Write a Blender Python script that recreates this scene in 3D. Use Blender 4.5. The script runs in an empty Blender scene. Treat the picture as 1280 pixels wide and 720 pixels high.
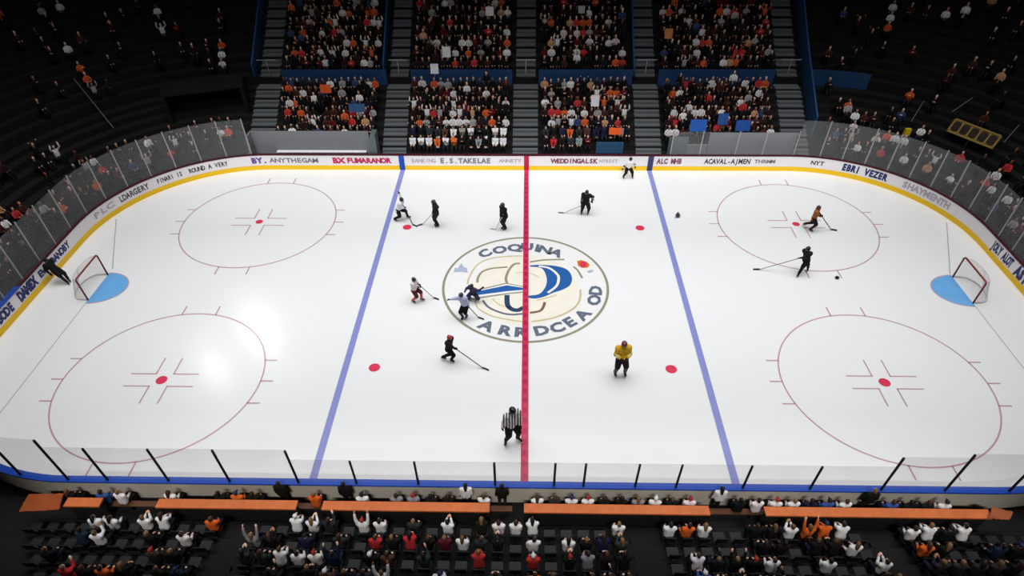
import bpy, bmesh, math, random
from mathutils import Vector, Matrix
V = Vector
PI = math.pi
rnd = random.Random(11)
sc = bpy.context.scene
COL = sc.collection

# ------------------------------------------------------------------ camera
F_PX, PHI, CY, CAM = 780.98, 0.772111, 430.015, V((-0.0635, -28.3, 23.1146))
YAW, ROLL = 0.0271195, -0.0108177
_cr, _sr = math.cos(ROLL), math.sin(ROLL)
_rt, _up = V((1, 0, 0)), V((0, math.sin(PHI), math.cos(PHI)))
_ya = Matrix.Rotation(YAW, 3, 'Z')
RIGHT, UPV = _ya @ (_cr * _rt + _sr * _up), _ya @ (-_sr * _rt + _cr * _up)
FWD = _ya @ V((0, math.cos(PHI), -math.sin(PHI)))
cd = bpy.data.cameras.new('camera'); cam = bpy.data.objects.new('camera', cd); COL.objects.link(cam)
cd.sensor_width = 36; cd.lens = F_PX * 36 / 1280; cd.shift_y = (CY - 360) / 1280; cd.clip_end = 300
m = Matrix.Identity(4)
for i, a in enumerate((RIGHT, UPV, -FWD)):
    for j in range(3): m[j][i] = a[j]
m.translation = CAM
cam.matrix_world = m
sc.camera = cam

def G(u, v, z=0.0):
    """the point at height z that lies behind image point (u, v)"""
    d = FWD + RIGHT * ((u - 640) / F_PX) - UPV * ((v - CY) / F_PX)
    return CAM + d * ((z - CAM.z) / d.z)
def PX(p):
    q = V(p) - CAM
    k = q.dot(FWD)
    return 640 + F_PX * q.dot(RIGHT) / k, CY - F_PX * q.dot(UPV) / k

# ------------------------------------------------------------------ materials
def lin(c):
    return tuple((x / 12.92 if x <= .04045 else ((x + .055) / 1.055) ** 2.4) for x in (v / 255 for v in c))
def mat(name, rgb, rough=.6, metal=0.0, spec=.3, var=.08, scale=6.0, objcol=False, bump=0.0):
    m = bpy.data.materials.new(name); m.use_nodes = True
    nt = m.node_tree; N = nt.nodes; L = nt.links
    b = N['Principled BSDF']
    b.inputs['Roughness'].default_value = rough; b.inputs['Metallic'].default_value = metal
    b.inputs['Specular IOR Level'].default_value = spec
    tc = N.new('ShaderNodeTexCoord'); no = N.new('ShaderNodeTexNoise'); no.inputs['Scale'].default_value = scale; no.inputs['Detail'].default_value = 3
    L.new(tc.outputs['Object'], no.inputs['Vector'])
    mr = N.new('ShaderNodeMapRange'); mr.inputs['To Min'].default_value = 1 - var; mr.inputs['To Max'].default_value = 1 + var
    L.new(no.outputs['Fac'], mr.inputs['Value'])
    mx = N.new('ShaderNodeMix'); mx.data_type = 'RGBA'; mx.blend_type = 'MULTIPLY'; mx.inputs['Factor'].default_value = 1
    if objcol:
        oi = N.new('ShaderNodeObjectInfo'); L.new(oi.outputs['Color'], mx.inputs['A'])
    else:
        mx.inputs['A'].default_value = (*lin(rgb), 1)
    L.new(mr.outputs['Result'], mx.inputs['B']); L.new(mx.outputs['Result'], b.inputs['Base Color'])
    if bump:
        bp = N.new('ShaderNodeBump'); bp.inputs['Strength'].default_value = bump; L.new(no.outputs['Fac'], bp.inputs['Height']); L.new(bp.outputs['Normal'], b.inputs['Normal'])
    return m
def ice_mat(name, rgb, var=.02, scale=.35):
    m = mat(name, rgb, rough=.24, spec=.32, var=var, scale=scale)
    return m
ICE = ice_mat('ice', (240, 241, 242), .012)
_b = ICE.node_tree
_n2 = _b.nodes.new('ShaderNodeTexNoise'); _n2.inputs['Scale'].default_value = .25; _n2.inputs['Detail'].default_value = 4
_mp = _b.nodes.new('ShaderNodeMapping'); _mp.inputs['Scale'].default_value = (.6, 1.4, 1)
_t = [n for n in _b.nodes if n.type == 'TEX_COORD'][0]
_b.links.new(_t.outputs['Object'], _mp.inputs['Vector']); _b.links.new(_mp.outputs['Vector'], _n2.inputs['Vector'])
_r = _b.nodes.new('ShaderNodeMapRange'); _r.inputs['To Min'].default_value = .19; _r.inputs['To Max'].default_value = .25
_b.links.new(_n2.outputs['Fac'], _r.inputs['Value']); _b.links.new(_r.outputs['Result'], _b.nodes['Principled BSDF'].inputs['Roughness'])
PAINT = {k: ice_mat('ice_paint_' + k, c, .08, 1.5) for k, c in dict(red=(205, 52, 92), pink=(198, 158, 166), blue=(140, 146, 208), dot=(222, 62, 92),
        crease=(112, 178, 236), grey=(178, 176, 178), olive=(152, 147, 128), cream=(242, 237, 224), tan=(205, 192, 150), navy=(52, 72, 100), letter=(104, 114, 132),
        royal=(44, 98, 168), brown=(130, 98, 80), sky=(176, 188, 208), orange=(214, 120, 50), white=(240, 240, 240), lettershade=(84, 96, 116)).items()}
CLOTH = mat('woven_cloth', (0, 0, 0), .85, spec=.15, var=.22, scale=9, objcol=True)
SKIN = mat('skin', (0, 0, 0), .55, spec=.3, var=.06, scale=12, objcol=True)
HAIR = mat('hair', (0, 0, 0), .6, spec=.3, var=.25, scale=40, objcol=True)
DARK = mat('dark_leather', (22, 20, 20), .5)
EYE = mat('dark_eye', (24, 18, 16), .3)
LIP = mat('lip', (150, 78, 70), .5)
HELM = mat('helmet_shell', (0, 0, 0), .3, spec=.5, var=.04, objcol=True)
STEEL = mat('skate_steel', (190, 192, 196), .25, metal=1)
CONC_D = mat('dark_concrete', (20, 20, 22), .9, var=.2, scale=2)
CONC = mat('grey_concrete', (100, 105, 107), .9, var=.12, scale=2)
NOSING = mat('stair_nosing', (92, 96, 98), .9)
WHITE_P = mat('white_board_plastic', (236, 232, 236), .45, var=.02)
YELLOW_P = mat('yellow_kick_plastic', (244, 198, 24), .45, var=.05)
BLUE_P = mat('blue_plastic', (28, 74, 178), .4, var=.05)
MAROON_P = mat('maroon_plastic', (70, 22, 34), .4)
BEIGE_P = mat('beige_panel', (196, 190, 178), .6, var=.1)
BLUE_W = mat('blue_barrier_panel', (34, 70, 116), .6, var=.12, scale=1.5)
GREY_W = mat('grey_panel', (128, 130, 134), .6, var=.06)
DGREEN_W = mat('grey_green_panel', (92, 104, 106), .6, var=.08)
POST_L = mat('pale_post_metal', (178, 178, 176), .4, metal=.4)
POST_D = mat('black_post_metal', (30, 30, 30), .4, metal=.2)
SEATM = mat('seat_plastic', (0, 0, 0), .55, var=.08, objcol=True)
ORANGE = mat('orange_ledge_wood', (196, 104, 54), .55, var=.3, scale=3)
GOALRED = mat('goal_red_paint', (132, 44, 46), .4)
NETM = mat('net_cord', (226, 222, 214), .8)
WOODST = mat('stick_composite', (0, 0, 0), .45, objcol=True)
RUBBER = mat('black_rubber', (18, 18, 20), .6)
def ad_mat(k, c): return mat('advert_' + k, c, .5)
AD = {k: ad_mat(k, c) for k, c in dict(purple=(112, 74, 150), grey=(128, 122, 134), red=(196, 44, 92), dark=(62, 56, 74), navy=(38, 44, 104), pale=(176, 172, 182), maroon=(130, 70, 92), black=(56, 52, 54)).items()}
def glass_mat():
    m = bpy.data.materials.new('rink_glass_sheet'); m.use_nodes = True; nt = m.node_tree; N = nt.nodes; L = nt.links
    b = N['Principled BSDF']; out = N['Material Output']
    b.inputs['Base Color'].default_value = (.75, .76, .78, 1); b.inputs['Roughness'].default_value = .25; b.inputs['Specular IOR Level'].default_value = .4
    tr = N.new('ShaderNodeBsdfTransparent'); tr.inputs['Color'].default_value = (.93, .93, .935, 1)
    no = N.new('ShaderNodeTexNoise'); no.inputs['Scale'].default_value = .7; no.inputs['Detail'].default_value = 4
    mr = N.new('ShaderNodeMapRange'); mr.inputs['To Min'].default_value = .035; mr.inputs['To Max'].default_value = .09
    mx = N.new('ShaderNodeMixShader')
    L.new(no.outputs['Fac'], mr.inputs['Value']); L.new(mr.outputs['Result'], mx.inputs['Fac'])
    L.new(tr.outputs[0], mx.inputs[1]); L.new(b.outputs[0], mx.inputs[2]); L.new(mx.outputs[0], out.inputs['Surface'])
    return m
GLASS = glass_mat()
def stripes_mat():
    m = mat('striped_jersey', (235, 235, 235), .85, spec=.15)
    nt = m.node_tree; N = nt.nodes; L = nt.links
    tc = [n for n in N if n.type == 'TEX_COORD'][0]
    w = N.new('ShaderNodeTexWave'); w.wave_type = 'BANDS'; w.bands_direction = 'X'; w.inputs['Scale'].default_value = 2.6
    cr = N.new('ShaderNodeValToRGB'); cr.color_ramp.interpolation = 'CONSTANT'
    cr.color_ramp.elements[0].color = (*lin((236, 236, 236)), 1); cr.color_ramp.elements[1].color = (*lin((24, 24, 26)), 1); cr.color_ramp.elements[1].position = .62
    L.new(tc.outputs['Object'], w.inputs['Vector']); L.new(w.outputs['Fac'], cr.inputs['Fac'])
    L.new(cr.outputs['Color'], N['Principled BSDF'].inputs['Base Color'])
    return m
STRIPE = stripes_mat()

# ------------------------------------------------------------------ mesh builder
class MB:
    def __init__(s): s.v, s.f, s.m = [], [], []
    def add(s, vs, fs, mi=0):
        b = len(s.v); s.v += [tuple(p) for p in vs]
        for f in fs: s.f.append(tuple(b + i for i in f)); s.m.append(mi)
        return s
    def box(s, lo, hi, M=None, mi=0):
        x0, y0, z0 = lo; x1, y1, z1 = hi
        vs = [V(p) for p in ((x0,y0,z0),(x1,y0,z0),(x1,y1,z0),(x0,y1,z0),(x0,y0,z1),(x1,y0,z1),(x1,y1,z1),(x0,y1,z1))]
        if M is not None: vs = [M @ p for p in vs]
        return s.add(vs, ((3,2,1,0),(4,5,6,7),(0,1,5,4),(1,2,6,5),(2,3,7,6),(3,0,4,7)), mi)
    def loop_prism(s, poly, z0, z1, mi=0):
        n = len(poly)
        a = sum(poly[i][0]*poly[(i+1)%n][1]-poly[(i+1)%n][0]*poly[i][1] for i in range(n))
        if a < 0: poly = poly[::-1]
        vs = [(p[0], p[1], z0) for p in poly] + [(p[0], p[1], z1) for p in poly]
        fs = [tuple(range(n-1, -1, -1)), tuple(range(n, 2*n))] + [(i, (i+1)%n, n+(i+1)%n, n+i) for i in range(n)]
        return s.add(vs, fs, mi)
    def tube(s, pts, rad, n=8, mi=0, cap=True):
        pts = [V(p) for p in pts]; k = len(pts)
        if not hasattr(rad, '__len__'): rad = [rad]*k
        vs, fs = [], []; ref = None
        for i, p in enumerate(pts):
            t = (pts[min(i+1,k-1)] - pts[max(i-1,0)]).normalized()
            if ref is None:
                ref = V((0,0,1)) if abs(t.z) < .9 else V((1,0,0))
            a = (ref - t*ref.dot(t)).normalized(); b = t.cross(a); ref = a
            for j in range(n):
                q = 2*PI*j/n
                vs.append(p + (a*math.cos(q) + b*math.sin(q))*rad[i])
        for i in range(k-1):
            for j in range(n):
                fs.append((i*n+j, i*n+(j+1)%n, (i+1)*n+(j+1)%n, (i+1)*n+j))
        if cap: fs += [tuple(range(n-1,-1,-1)), tuple(range((k-1)*n, k*n))]
        return s.add(vs, fs, mi)
    def ell(s, c, r, M=None, n=10, k=7, mi=0):
        c = V(c); vs = [V((0,0,-1))]; fs = []
        for i in range(1, k):
            t = -PI/2 + PI*i/k
            for j in range(n):
                q = 2*PI*j/n; vs.append(V((math.cos(t)*math.cos(q), math.cos(t)*math.sin(q), math.sin(t))))
        vs.append(V((0,0,1)))
        for j in range(n): fs.append((0, 1+(j+1)%n, 1+j))
        for i in range(k-2):
            for j in range(n):
                a = 1+i*n; fs.append((a+j, a+(j+1)%n, a+n+(j+1)%n, a+n+j))
        e = len(vs)-1; a = 1+(k-2)*n
        for j in range(n): fs.append((a+j, a+(j+1)%n, e))
        out = []
        for p in vs:
            q = V((p.x*r[0], p.y*r[1], p.z*r[2]))
            out.append(c + (M @ q if M is not None else q))
        return s.add(out, fs, mi)
    def cap(s, p0, p1, r0, r1, n=10, mi=0):
        """tapered capsule"""
        p0, p1 = V(p0), V(p1); d = p1-p0; L = d.length
        t = d.normalized() if L > 1e-6 else V((0,0,1))
        pts, rad = [], []
        for q in (-80, -50, -25): pts.append(p0 + t*r0*math.sin(math.radians(q))); rad.append(r0*math.cos(math.radians(q)))
        pts.append(p0); rad.append(r0)
        if L > 1e-6: pts.append(p1); rad.append(r1)
        for q in (25, 50, 80): pts.append(p1 + t*r1*math.sin(math.radians(q))); rad.append(r1*math.cos(math.radians(q)))
        return s.tube(pts, rad, n, mi)
    def mesh(s, name, mats):
        me = bpy.data.meshes.new(name); me.from_pydata(s.v, [], s.f)
        for m in (mats if isinstance(mats, (list, tuple)) else [mats]): me.materials.append(m)
        me.polygons.foreach_set('material_index', s.m)
        me.update(); return me
    def build(s, name, mats, parent=None, smooth=False):
        me = s.mesh(name, mats)
        if smooth: me.polygons.foreach_set('use_smooth', [True]*len(me.polygons))
        return link(name, me, parent)
def link(name, me, parent=None, colour=None):
    o = bpy.data.objects.new(name, me); COL.objects.link(o)
    if parent is not None: o.parent = parent
    if colour is not None: o.color = (*lin(colour), 1)
    return o
def tag(o, label=None, cat=None, group=None, kind=None):
    if label: o['label'] = label
    if cat: o['category'] = cat
    if group: o['group'] = group
    if kind: o['kind'] = kind
    return o
def thing(name, label, cat, loc=(0,0,0), group=None, kind=None):
    o = bpy.data.objects.new(name, None); COL.objects.link(o); o.location = loc; o.empty_display_size = .2
    return tag(o, label, cat, group, kind)
def fuse(mb, voxel, faces, mats, name, smooth_it=3):
    """one continuous smooth skin over overlapping shapes"""
    me = mb.mesh('tmp', mats); o = bpy.data.objects.new('tmp', me); COL.objects.link(o)
    a = o.modifiers.new('a', 'REMESH'); a.mode = 'VOXEL'; a.voxel_size = voxel
    b = o.modifiers.new('b', 'SMOOTH'); b.factor = .5; b.iterations = smooth_it
    dg = bpy.context.evaluated_depsgraph_get(); n = len(o.evaluated_get(dg).data.polygons) * 2
    if n > faces:
        c = o.modifiers.new('c', 'DECIMATE'); c.ratio = faces / n
        dg = bpy.context.evaluated_depsgraph_get()
    out = bpy.data.meshes.new_from_object(o.evaluated_get(dg)); out.name = name
    bpy.data.objects.remove(o); bpy.data.meshes.remove(me)
    out.materials.clear()
    for m in (mats if isinstance(mats, (list, tuple)) else [mats]): out.materials.append(m)
    out.polygons.foreach_set('material_index', [0]*len(out.polygons))
    out.polygons.foreach_set('use_smooth', [True]*len(out.polygons)); out.update()
    return out

# glyphs
_gl = {}
def glyph(ch, bold=.0):
    if (ch, bold) not in _gl:
        c = bpy.data.curves.new('g', 'FONT'); c.body = ch; c.size = 1; c.align_x = 'CENTER'; c.offset = bold; c.resolution_u = 2
        o = bpy.data.objects.new('g', c); COL.objects.link(o)
        me = bpy.data.meshes.new_from_object(o.evaluated_get(bpy.context.evaluated_depsgraph_get()))
        _gl[(ch, bold)] = ([tuple(v.co) for v in me.vertices], [tuple(p.vertices) for p in me.polygons])
        bpy.data.objects.remove(o); bpy.data.curves.remove(c); bpy.data.meshes.remove(me)
    return _gl[(ch, bold)]
def put_glyph(mb, ch, M, mi=0, bold=.02):
    vs, fs = glyph(ch, bold)
    mb.add([M @ V(p) for p in vs], fs, mi)

# ------------------------------------------------------------------ rink outline
HX, HY, CR = 28.4, 13.92, 9.4
def rink_path(off=0.0, step=.6):
    """closed outline, anticlockwise from the middle of the near side: (point, outward normal)"""
    pts = []
    X, Y = HX - CR, HY - CR
    def line(a, b, n):
        k = max(1, round((V(b)-V(a)).length / step))
        for i in range(k): pts.append((V(a).lerp(V(b), i/k), V(n)))
    def arc(c, a0):
        k = round(CR*PI/2/step)
        for i in range(k):
            q = a0 + PI/2*i/k; n = V((math.cos(q), math.sin(q))); pts.append((V(c) + n*CR, n))
    line((0,-HY), (X,-HY), (0,-1)); arc((X,-Y), -PI/2)
    line((HX,-Y), (HX,Y), (1,0)); arc((X,Y), 0)
    line((X,HY), (-X,HY), (0,1)); arc((-X,Y), PI/2)
    line((-HX,Y), (-HX,-Y), (-1,0)); arc((-X,-Y), PI)
    line((-X,-HY), (0,-HY), (0,-1))
    return [(p + n*off, n) for p, n in pts]
# arc length lookup on the outline, measured from the middle of the near side
_P = rink_path(step=.15); _S = [0]
for i in range(1, len(_P)+1): _S.append(_S[-1] + (_P[i % len(_P)][0]-_P[i-1][0]).length)
TOTAL = _S[-1]
def at_s(s):
    s %= TOTAL
    import bisect
    i = min(bisect.bisect_right(_S, s)-1, len(_P)-1); t = (s-_S[i])/(_S[i+1]-_S[i])
    a, b = _P[i], _P[(i+1) % len(_P)]
    return a[0].lerp(b[0], t), a[1].lerp(b[1], t).normalized()
def s_of(p):
    p = V(p[:2]); i = min(range(len(_P)), key=lambda k: (_P[k][0]-p).length_squared); return _S[i]
def ring(mb, o0, o1, z0, z1, mi=0, step=.6, keep=None):
    """wall following the outline between offsets o0<o1"""
    a, b = rink_path(o0, step), rink_path(o1, step); n = len(a)
    vs = []
    for (p, _), (q, _) in zip(a, b): vs += [(p.x,p.y,z0),(q.x,q.y,z0),(q.x,q.y,z1),(p.x,p.y,z1)]
    fs = []
    for i in range(n):
        if keep and not keep((a[i][0]+a[(i+1)%n][0])/2): continue
        j = (i+1) % n
        for k in range(4): fs.append((4*i+k, 4*j+k, 4*j+(k+1)%4, 4*i+(k+1)%4))
    mb.add(vs, fs, mi)

# ------------------------------------------------------------------ floor: the ice and its paint
ice = MB().loop_prism([p[:] for p, _ in rink_path(.02)], -.3, 0).build('floor', ICE); tag(ice, 'white rink ice with painted lines and centre logo', 'ice', kind='structure')
slab = MB().box((-60,-60,-.6), (60,60,-.31)).build('floor_slab', CONC_D); tag(slab, kind='structure')
ZP = [.004]
def paint(name, mb_or_polys, m):
    """flat paint laid under the ice skin"""
    mb = MB(); z = ZP[0]
    for poly in mb_or_polys:
        mb.add([(p[0], p[1], z) for p in poly], [tuple(range(len(poly)))])
    o = mb.build(name, m, ice)
    bm = bmesh.new(); bm.from_mesh(o.data)
    bmesh.ops.recalc_face_normals(bm, faces=bm.faces)
    for f in bm.faces:
        if f.normal.z < 0: f.normal_flip()
    bm.to_mesh(o.data); bm.free()
    return o
def rect(x0, y0, x1, y1): return [(x0,y0),(x1,y0),(x1,y1),(x0,y1)]
def annulus(cx, cy, r, w, n=96, a0=0, a1=2*PI):
    k = max(6, int(n*(a1-a0)/(2*PI))); out = []
    for i in range(k):
        q0, q1 = a0+(a1-a0)*i/k, a0+(a1-a0)*(i+1)/k
        out.append([(cx+(r-w/2)*math.cos(q0), cy+(r-w/2)*math.sin(q0)), (cx+(r+w/2)*math.cos(q0), cy+(r+w/2)*math.sin(q0)), (cx+(r+w/2)*math.cos(q1), cy+(r+w/2)*math.sin(q1)), (cx+(r-w/2)*math.cos(q1), cy+(r-w/2)*math.sin(q1))])
    return out
def disc(cx, cy, rx, ry=None, n=48):
    ry = ry or rx; return [[(cx+rx*math.cos(2*PI*i/n), cy+ry*math.sin(2*PI*i/n)) for i in range(n)]]
def spline(pts, k=6):
    pts = [V(p[:2]) for p in pts]; out = []
    for i in range(len(pts)-1):
        p0, p1, p2, p3 = pts[max(i-1,0)], pts[i], pts[i+1], pts[min(i+2,len(pts)-1)]
        for j in range(k):
            t = j/k
            out.append(.5*((2*p1)+(-p0+p2)*t+(2*p0-5*p1+4*p2-p3)*t*t+(-p0+3*p1-3*p2+p3)*t**3))
    return out + [pts[-1]]
def stroke(pts, w, taper=False):
    pts = [V(p[:2]) for p in pts]; L, Rr = [], []; n = len(pts)
    for i, p in enumerate(pts):
        t = (pts[min(i+1,n-1)]-pts[max(i-1,0)]).normalized(); q = V((-t.y, t.x))
        ww = w*(.35+.65*math.sin(PI*i/(n-1))) if taper else w
        L.append(p+q*ww/2); Rr.append(p-q*ww/2)
    return [[L[i], L[i+1], Rr[i+1], Rr[i]] for i in range(n-1)]
# centre logo, traced on the ice plane (zoomed crop: x = 520 + u/4.5, y = 280 + v/4.5)
def Lg(pts): return [G(520+u/4.5, 280+v/4.5) for u, v in pts]
LC = V((-.02, .40))
lx, ly, LR = LC.x, LC.y, 4.88
ZP[0] = .004
paint('centre_disc', disc(lx, ly, LR, n=96), PAINT['white'])
ZP[0] = .007
ic = G(520+612/4.5, 280+360/4.5)
paint('inner_disc', disc(ic.x, ic.y, 3.05, 3.25, 64), PAINT['cream'])
ZP[0] = .010
paint('outer_ring', annulus(lx, ly, LR-.07, .15), PAINT['olive'])
logo_strokes = [([(290,340),(300,300),(345,230),(420,195),(520,182),(600,180)], .10, 'tan'), ([(345,330),(350,300),(375,268),(430,250),(515,243)], .14, 'olive'),
    ([(585,222),(550,228),(520,265),(506,310),(518,348)], .16, 'olive'), ([(640,215),(720,203),(835,200)], .14, 'olive'),
    ([(512,400),(515,455),(540,480),(575,485),(605,470)], .30, 'navy'), ([(375,430),(410,470),(480,500),(540,510),(605,505)], .14, 'letter'),
    ([(725,440),(712,475),(690,492),(640,500)], .16, 'brown'), ([(925,370),(920,430),(880,480),(800,520),(720,540),(650,550)], .12, 'tan'),
    ([(885,240),(910,262),(935,305)], .13, 'olive'), ([(330,430),(350,475),(420,515),(500,535),(600,550)], .09, 'tan'), ([(560,275),(600,272),(650,280),(690,300)], .06, 'tan'),
    ([(430,420),(470,455),(530,470)], .07, 'tan'), ([(680,430),(730,418),(790,400)], .08, 'tan')]
ZP[0] = .012
for pts, w, c in logo_strokes: paint('logo_stroke', stroke(spline(Lg(pts)), w), PAINT[c])
ZP[0] = .013
paint('logo_stick_outline', [Lg([(285,418),(300,380),(505,332),(612,352),(612,386),(520,395),(320,425)])], PAINT['olive'])
ZP[0] = .015
paint('logo_stick_border', [Lg([(295,412),(306,385),(508,338),(605,356),(605,380),(520,389),(320,416)])], PAINT['white'])
ZP[0] = .017
paint('logo_stick', [Lg([(302,402),(330,383),(510,346),(602,360),(602,372),(520,378),(330,403)])], PAINT['royal'])
def cres(k): return spline(Lg(k), 4)
paint('logo_crescent', [cres([(640,234),(700,231),(790,238),(850,258),(877,300),(866,345),(820,372),(770,388),(720,410),(670,420),(632,416)]) + cres([(632,404),(690,396),(724,362),(736,320),(726,275),(700,247),(640,240)])], PAINT['royal'])
ZP[0] = .019
ZP[0] = .0195
paint('logo_crescent_stripe', stroke(spline(Lg([(690,238),(750,250),(795,285),(802,315),(788,352),(742,388)])), .16), PAINT['cream'])
paint('logo_emblem', [Lg([(905,210),(930,204),(960,214),(978,232),(965,246),(935,248),(912,236)])], PAINT['orange'])
ZP[0] = .0215
paint('logo_emblem_core', disc(*G(520+940/4.5, 280+228/4.5)[:2], .22, .3, 16), PAINT['dot'])
paint('logo_crown', [Lg([(212,272),(218,248),(235,250),(255,222),(270,245),(285,248),(292,275),(260,268)])], PAINT['sky'])
paint('logo_dash', stroke(Lg([(968,272),(995,262)]), .2), PAINT['sky'])
for bold, mk, dx in ((.045, 'letter', 0),):
    mb = MB()
    def ice_letter(ch, u, v, size, flip=False):
        p = G(520+u/4.5, 280+v/4.5); r = V((p.x-lx, p.y-ly)); a = math.atan2(r.y, r.x) + (PI/2 if flip else -PI/2)
        M = Matrix.Translation((p.x, p.y, .021)) @ Matrix.Rotation(a, 4, 'Z') @ Matrix.Translation((0, -size*.36, 0)) @ Matrix.Diagonal((size*1.15, size, 1, 1))
        put_glyph(mb, ch, M, 0, bold)
    for ch, u, v in (('C',385,165),('O',470,145),('Q',555,133),('U',625,128),('I',682,135),('N',727,145),('A',790,162)): ice_letter(ch, u, v, 1.0)
    for ch, u, v in (('A',400,572),('R',500,598),('R',588,608),('D',705,598),('C',792,582),('E',862,552),('A',935,510),('O',1000,428),('D',1008,375)): ice_letter(ch, u, v, 1.0, True)
    mb.build('logo_lettering', PAINT[mk], ice)
# lines
ZP[0] = .024
paint('centre_line', [rect(-.17, -HY, .17, HY)], PAINT['red'])
ZP[0] = .026
paint('centre_line_check', [rect(-.10, -HY+.3+i*.62, .10, -HY+.62+i*.62) for i in range(44)], ice_mat('ice_paint_deep_red', (180, 36, 78), .08, 2))
ZP[0] = .005
for x in (-9.2, 9.08): paint('blue_line', [rect(x-.17, -HY, x+.17, HY)], PAINT['blue'])
for sx in (-1, 1):
    paint('goal_line', [rect(sx*25.2-.03, -10.5, sx*25.2+.03, -1.3)], ice_mat('ice_paint_goal_line', (196, 190, 194)))
    for sy in (1,): paint('trapezoid_line', stroke([(sx*25.2, sy*1.7), (sx*26.6, sy*4.9), (sx*27.6, sy*7.2)], .06), PAINT['grey'])
ZP[0] = .009
for sx in (-1, 1):
    cy = -.1 if sx < 0 else .15
    n = 32; ed = [(sx*25.2 - sx*1.72*math.sin(PI*i/n), cy + 1.42*math.cos(PI*i/n)) for i in range(n+1)]
    paint('goal_crease', [ed], PAINT['crease'])
    ZP[0] = .011; paint('crease_outline', stroke(ed, .06), PAINT['pink']); ZP[0] = .009
TICK = {'LN': (-18.3, -7.38), 'RN': (17.81, -7.09), 'LF': (-17.8, 6.92), 'RF': (17.71, 6.92)}
for k, (cx, cy) in TICK.items():
    R0 = 5.03
    paint('faceoff_circle', annulus(cx, cy, R0, .075), PAINT['pink'])
    tk = []
    for s in (-1, 1):
        for yo in (-1.45, 0, 1.45):
            xe = math.sqrt(R0*R0-yo*yo)
            tk.append(rect(*sorted((cx+s*xe, cx+s*(xe+.62)))[:1], cy+yo-.04, sorted((cx+s*xe, cx+s*(xe+.62)))[1], cy+yo+.04))
        for xo in (-.95, .95):
            ye = math.sqrt(R0*R0-xo*xo); a, b = sorted((cy+s*ye, cy+s*(ye+.75))); tk.append(rect(cx+xo-.04, a, cx+xo+.04, b))
    paint('faceoff_tick', tk, PAINT['pink'])
    cr = []
    for sx in (-1, 1):
        for sy in (-1, 1):
            a, b = sorted((cx+sx*.42, cx+sx*1.75)); cr.append(rect(a, cy+sy*.42-.035, b, cy+sy*.42+.035))
            a, b = sorted((cy+sy*.42, cy+sy*1.55)); cr.append(rect(cx+sx*.45-.035, a, cx+sx*.45+.035, b))
    paint('faceoff_mark', cr, PAINT['pink'])
    paint('faceoff_dot', disc(cx, cy, .28 if cy < 0 else .24), PAINT['dot'])
for u, v in ((509,284),(800,285),(468,459.5),(839,461.5)):
    p = G(u, v); paint('faceoff_dot', disc(p.x, p.y, .29), PAINT['dot'])

# ------------------------------------------------------------------ dasher boards
BT = 1.2
boards = thing('dasher_boards', 'white rink boards with yellow kick strip, adverts and blue near rail', 'rink boards')
mb = MB(); ring(mb, 0, .16, 0, .34); mb.build('kick_strip', YELLOW_P, boards)
mb = MB(); ring(mb, .012, .16, .345, BT-.06); mb.build('board_panel', WHITE_P, boards)
mb = MB(); ring(mb, .17, .21, .02, BT-.08, keep=lambda p: p.y < -3); mb.build('outer_panel', BEIGE_P, boards)
far = lambda p: p.y > -1.5
mb = MB(); ring(mb, -.02, .22, BT-.055, BT, keep=far); mb.build('cap_rail', MAROON_P, boards)
mb = MB(); ring(mb, -.04, .26, BT-.055, BT+.03, keep=lambda p: not far(p)); mb.build('cap_rail', BLUE_P, boards)
for x, mm, w in ((-9.2, BLUE_P, .2), (9.08, mat('navy_plastic', (58, 62, 104), .4), .2), (0, mat('red_plastic', (190, 34, 74), .4), .18)):
    MB().box((x-w, HY-.012, .0), (x+w, HY+.008, BT-.06)).build('line_stripe', mm, boards)
def advert(text, s_mid, size, zc, key, squeeze=1.0, bold=.03, gap=.62):
    """letters along the boards, read from inside the rink; s runs anticlockwise, so text runs with decreasing s"""
    mb = MB(); adv = size*gap*squeeze; n = len(text)
    for i, ch in enumerate(text):
        if ch == ' ': continue
        p, nrm = at_s(s_mid - (i-(n-1)/2)*adv)
        q = p - nrm*.004
        tx = V((nrm.y, -nrm.x, 0))   # reading direction seen from inside
        M = Matrix(((tx.x, 0, nrm.x*-1, q.x), (tx.y, 0, nrm.y*-1, q.y), (0, 1, 0, zc-size*.36), (0, 0, 0, 1))) @ Matrix.Diagonal((size*squeeze, size, 1, 1))
        put_glyph(mb, ch, M, 0, bold)
    return mb.build('advert_lettering', AD[key], boards)
def ad_px(text, u0, v0, u1, v1, size, key, bold=.03):
    s0, s1 = s_of(G(u0, v0, .75)), s_of(G(u1, v1, .75)); adv = abs(s0-s1)/len(text)
    advert(text, (s0+s1)/2, size, .76, key, adv/(.66*size), bold, .66)
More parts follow.
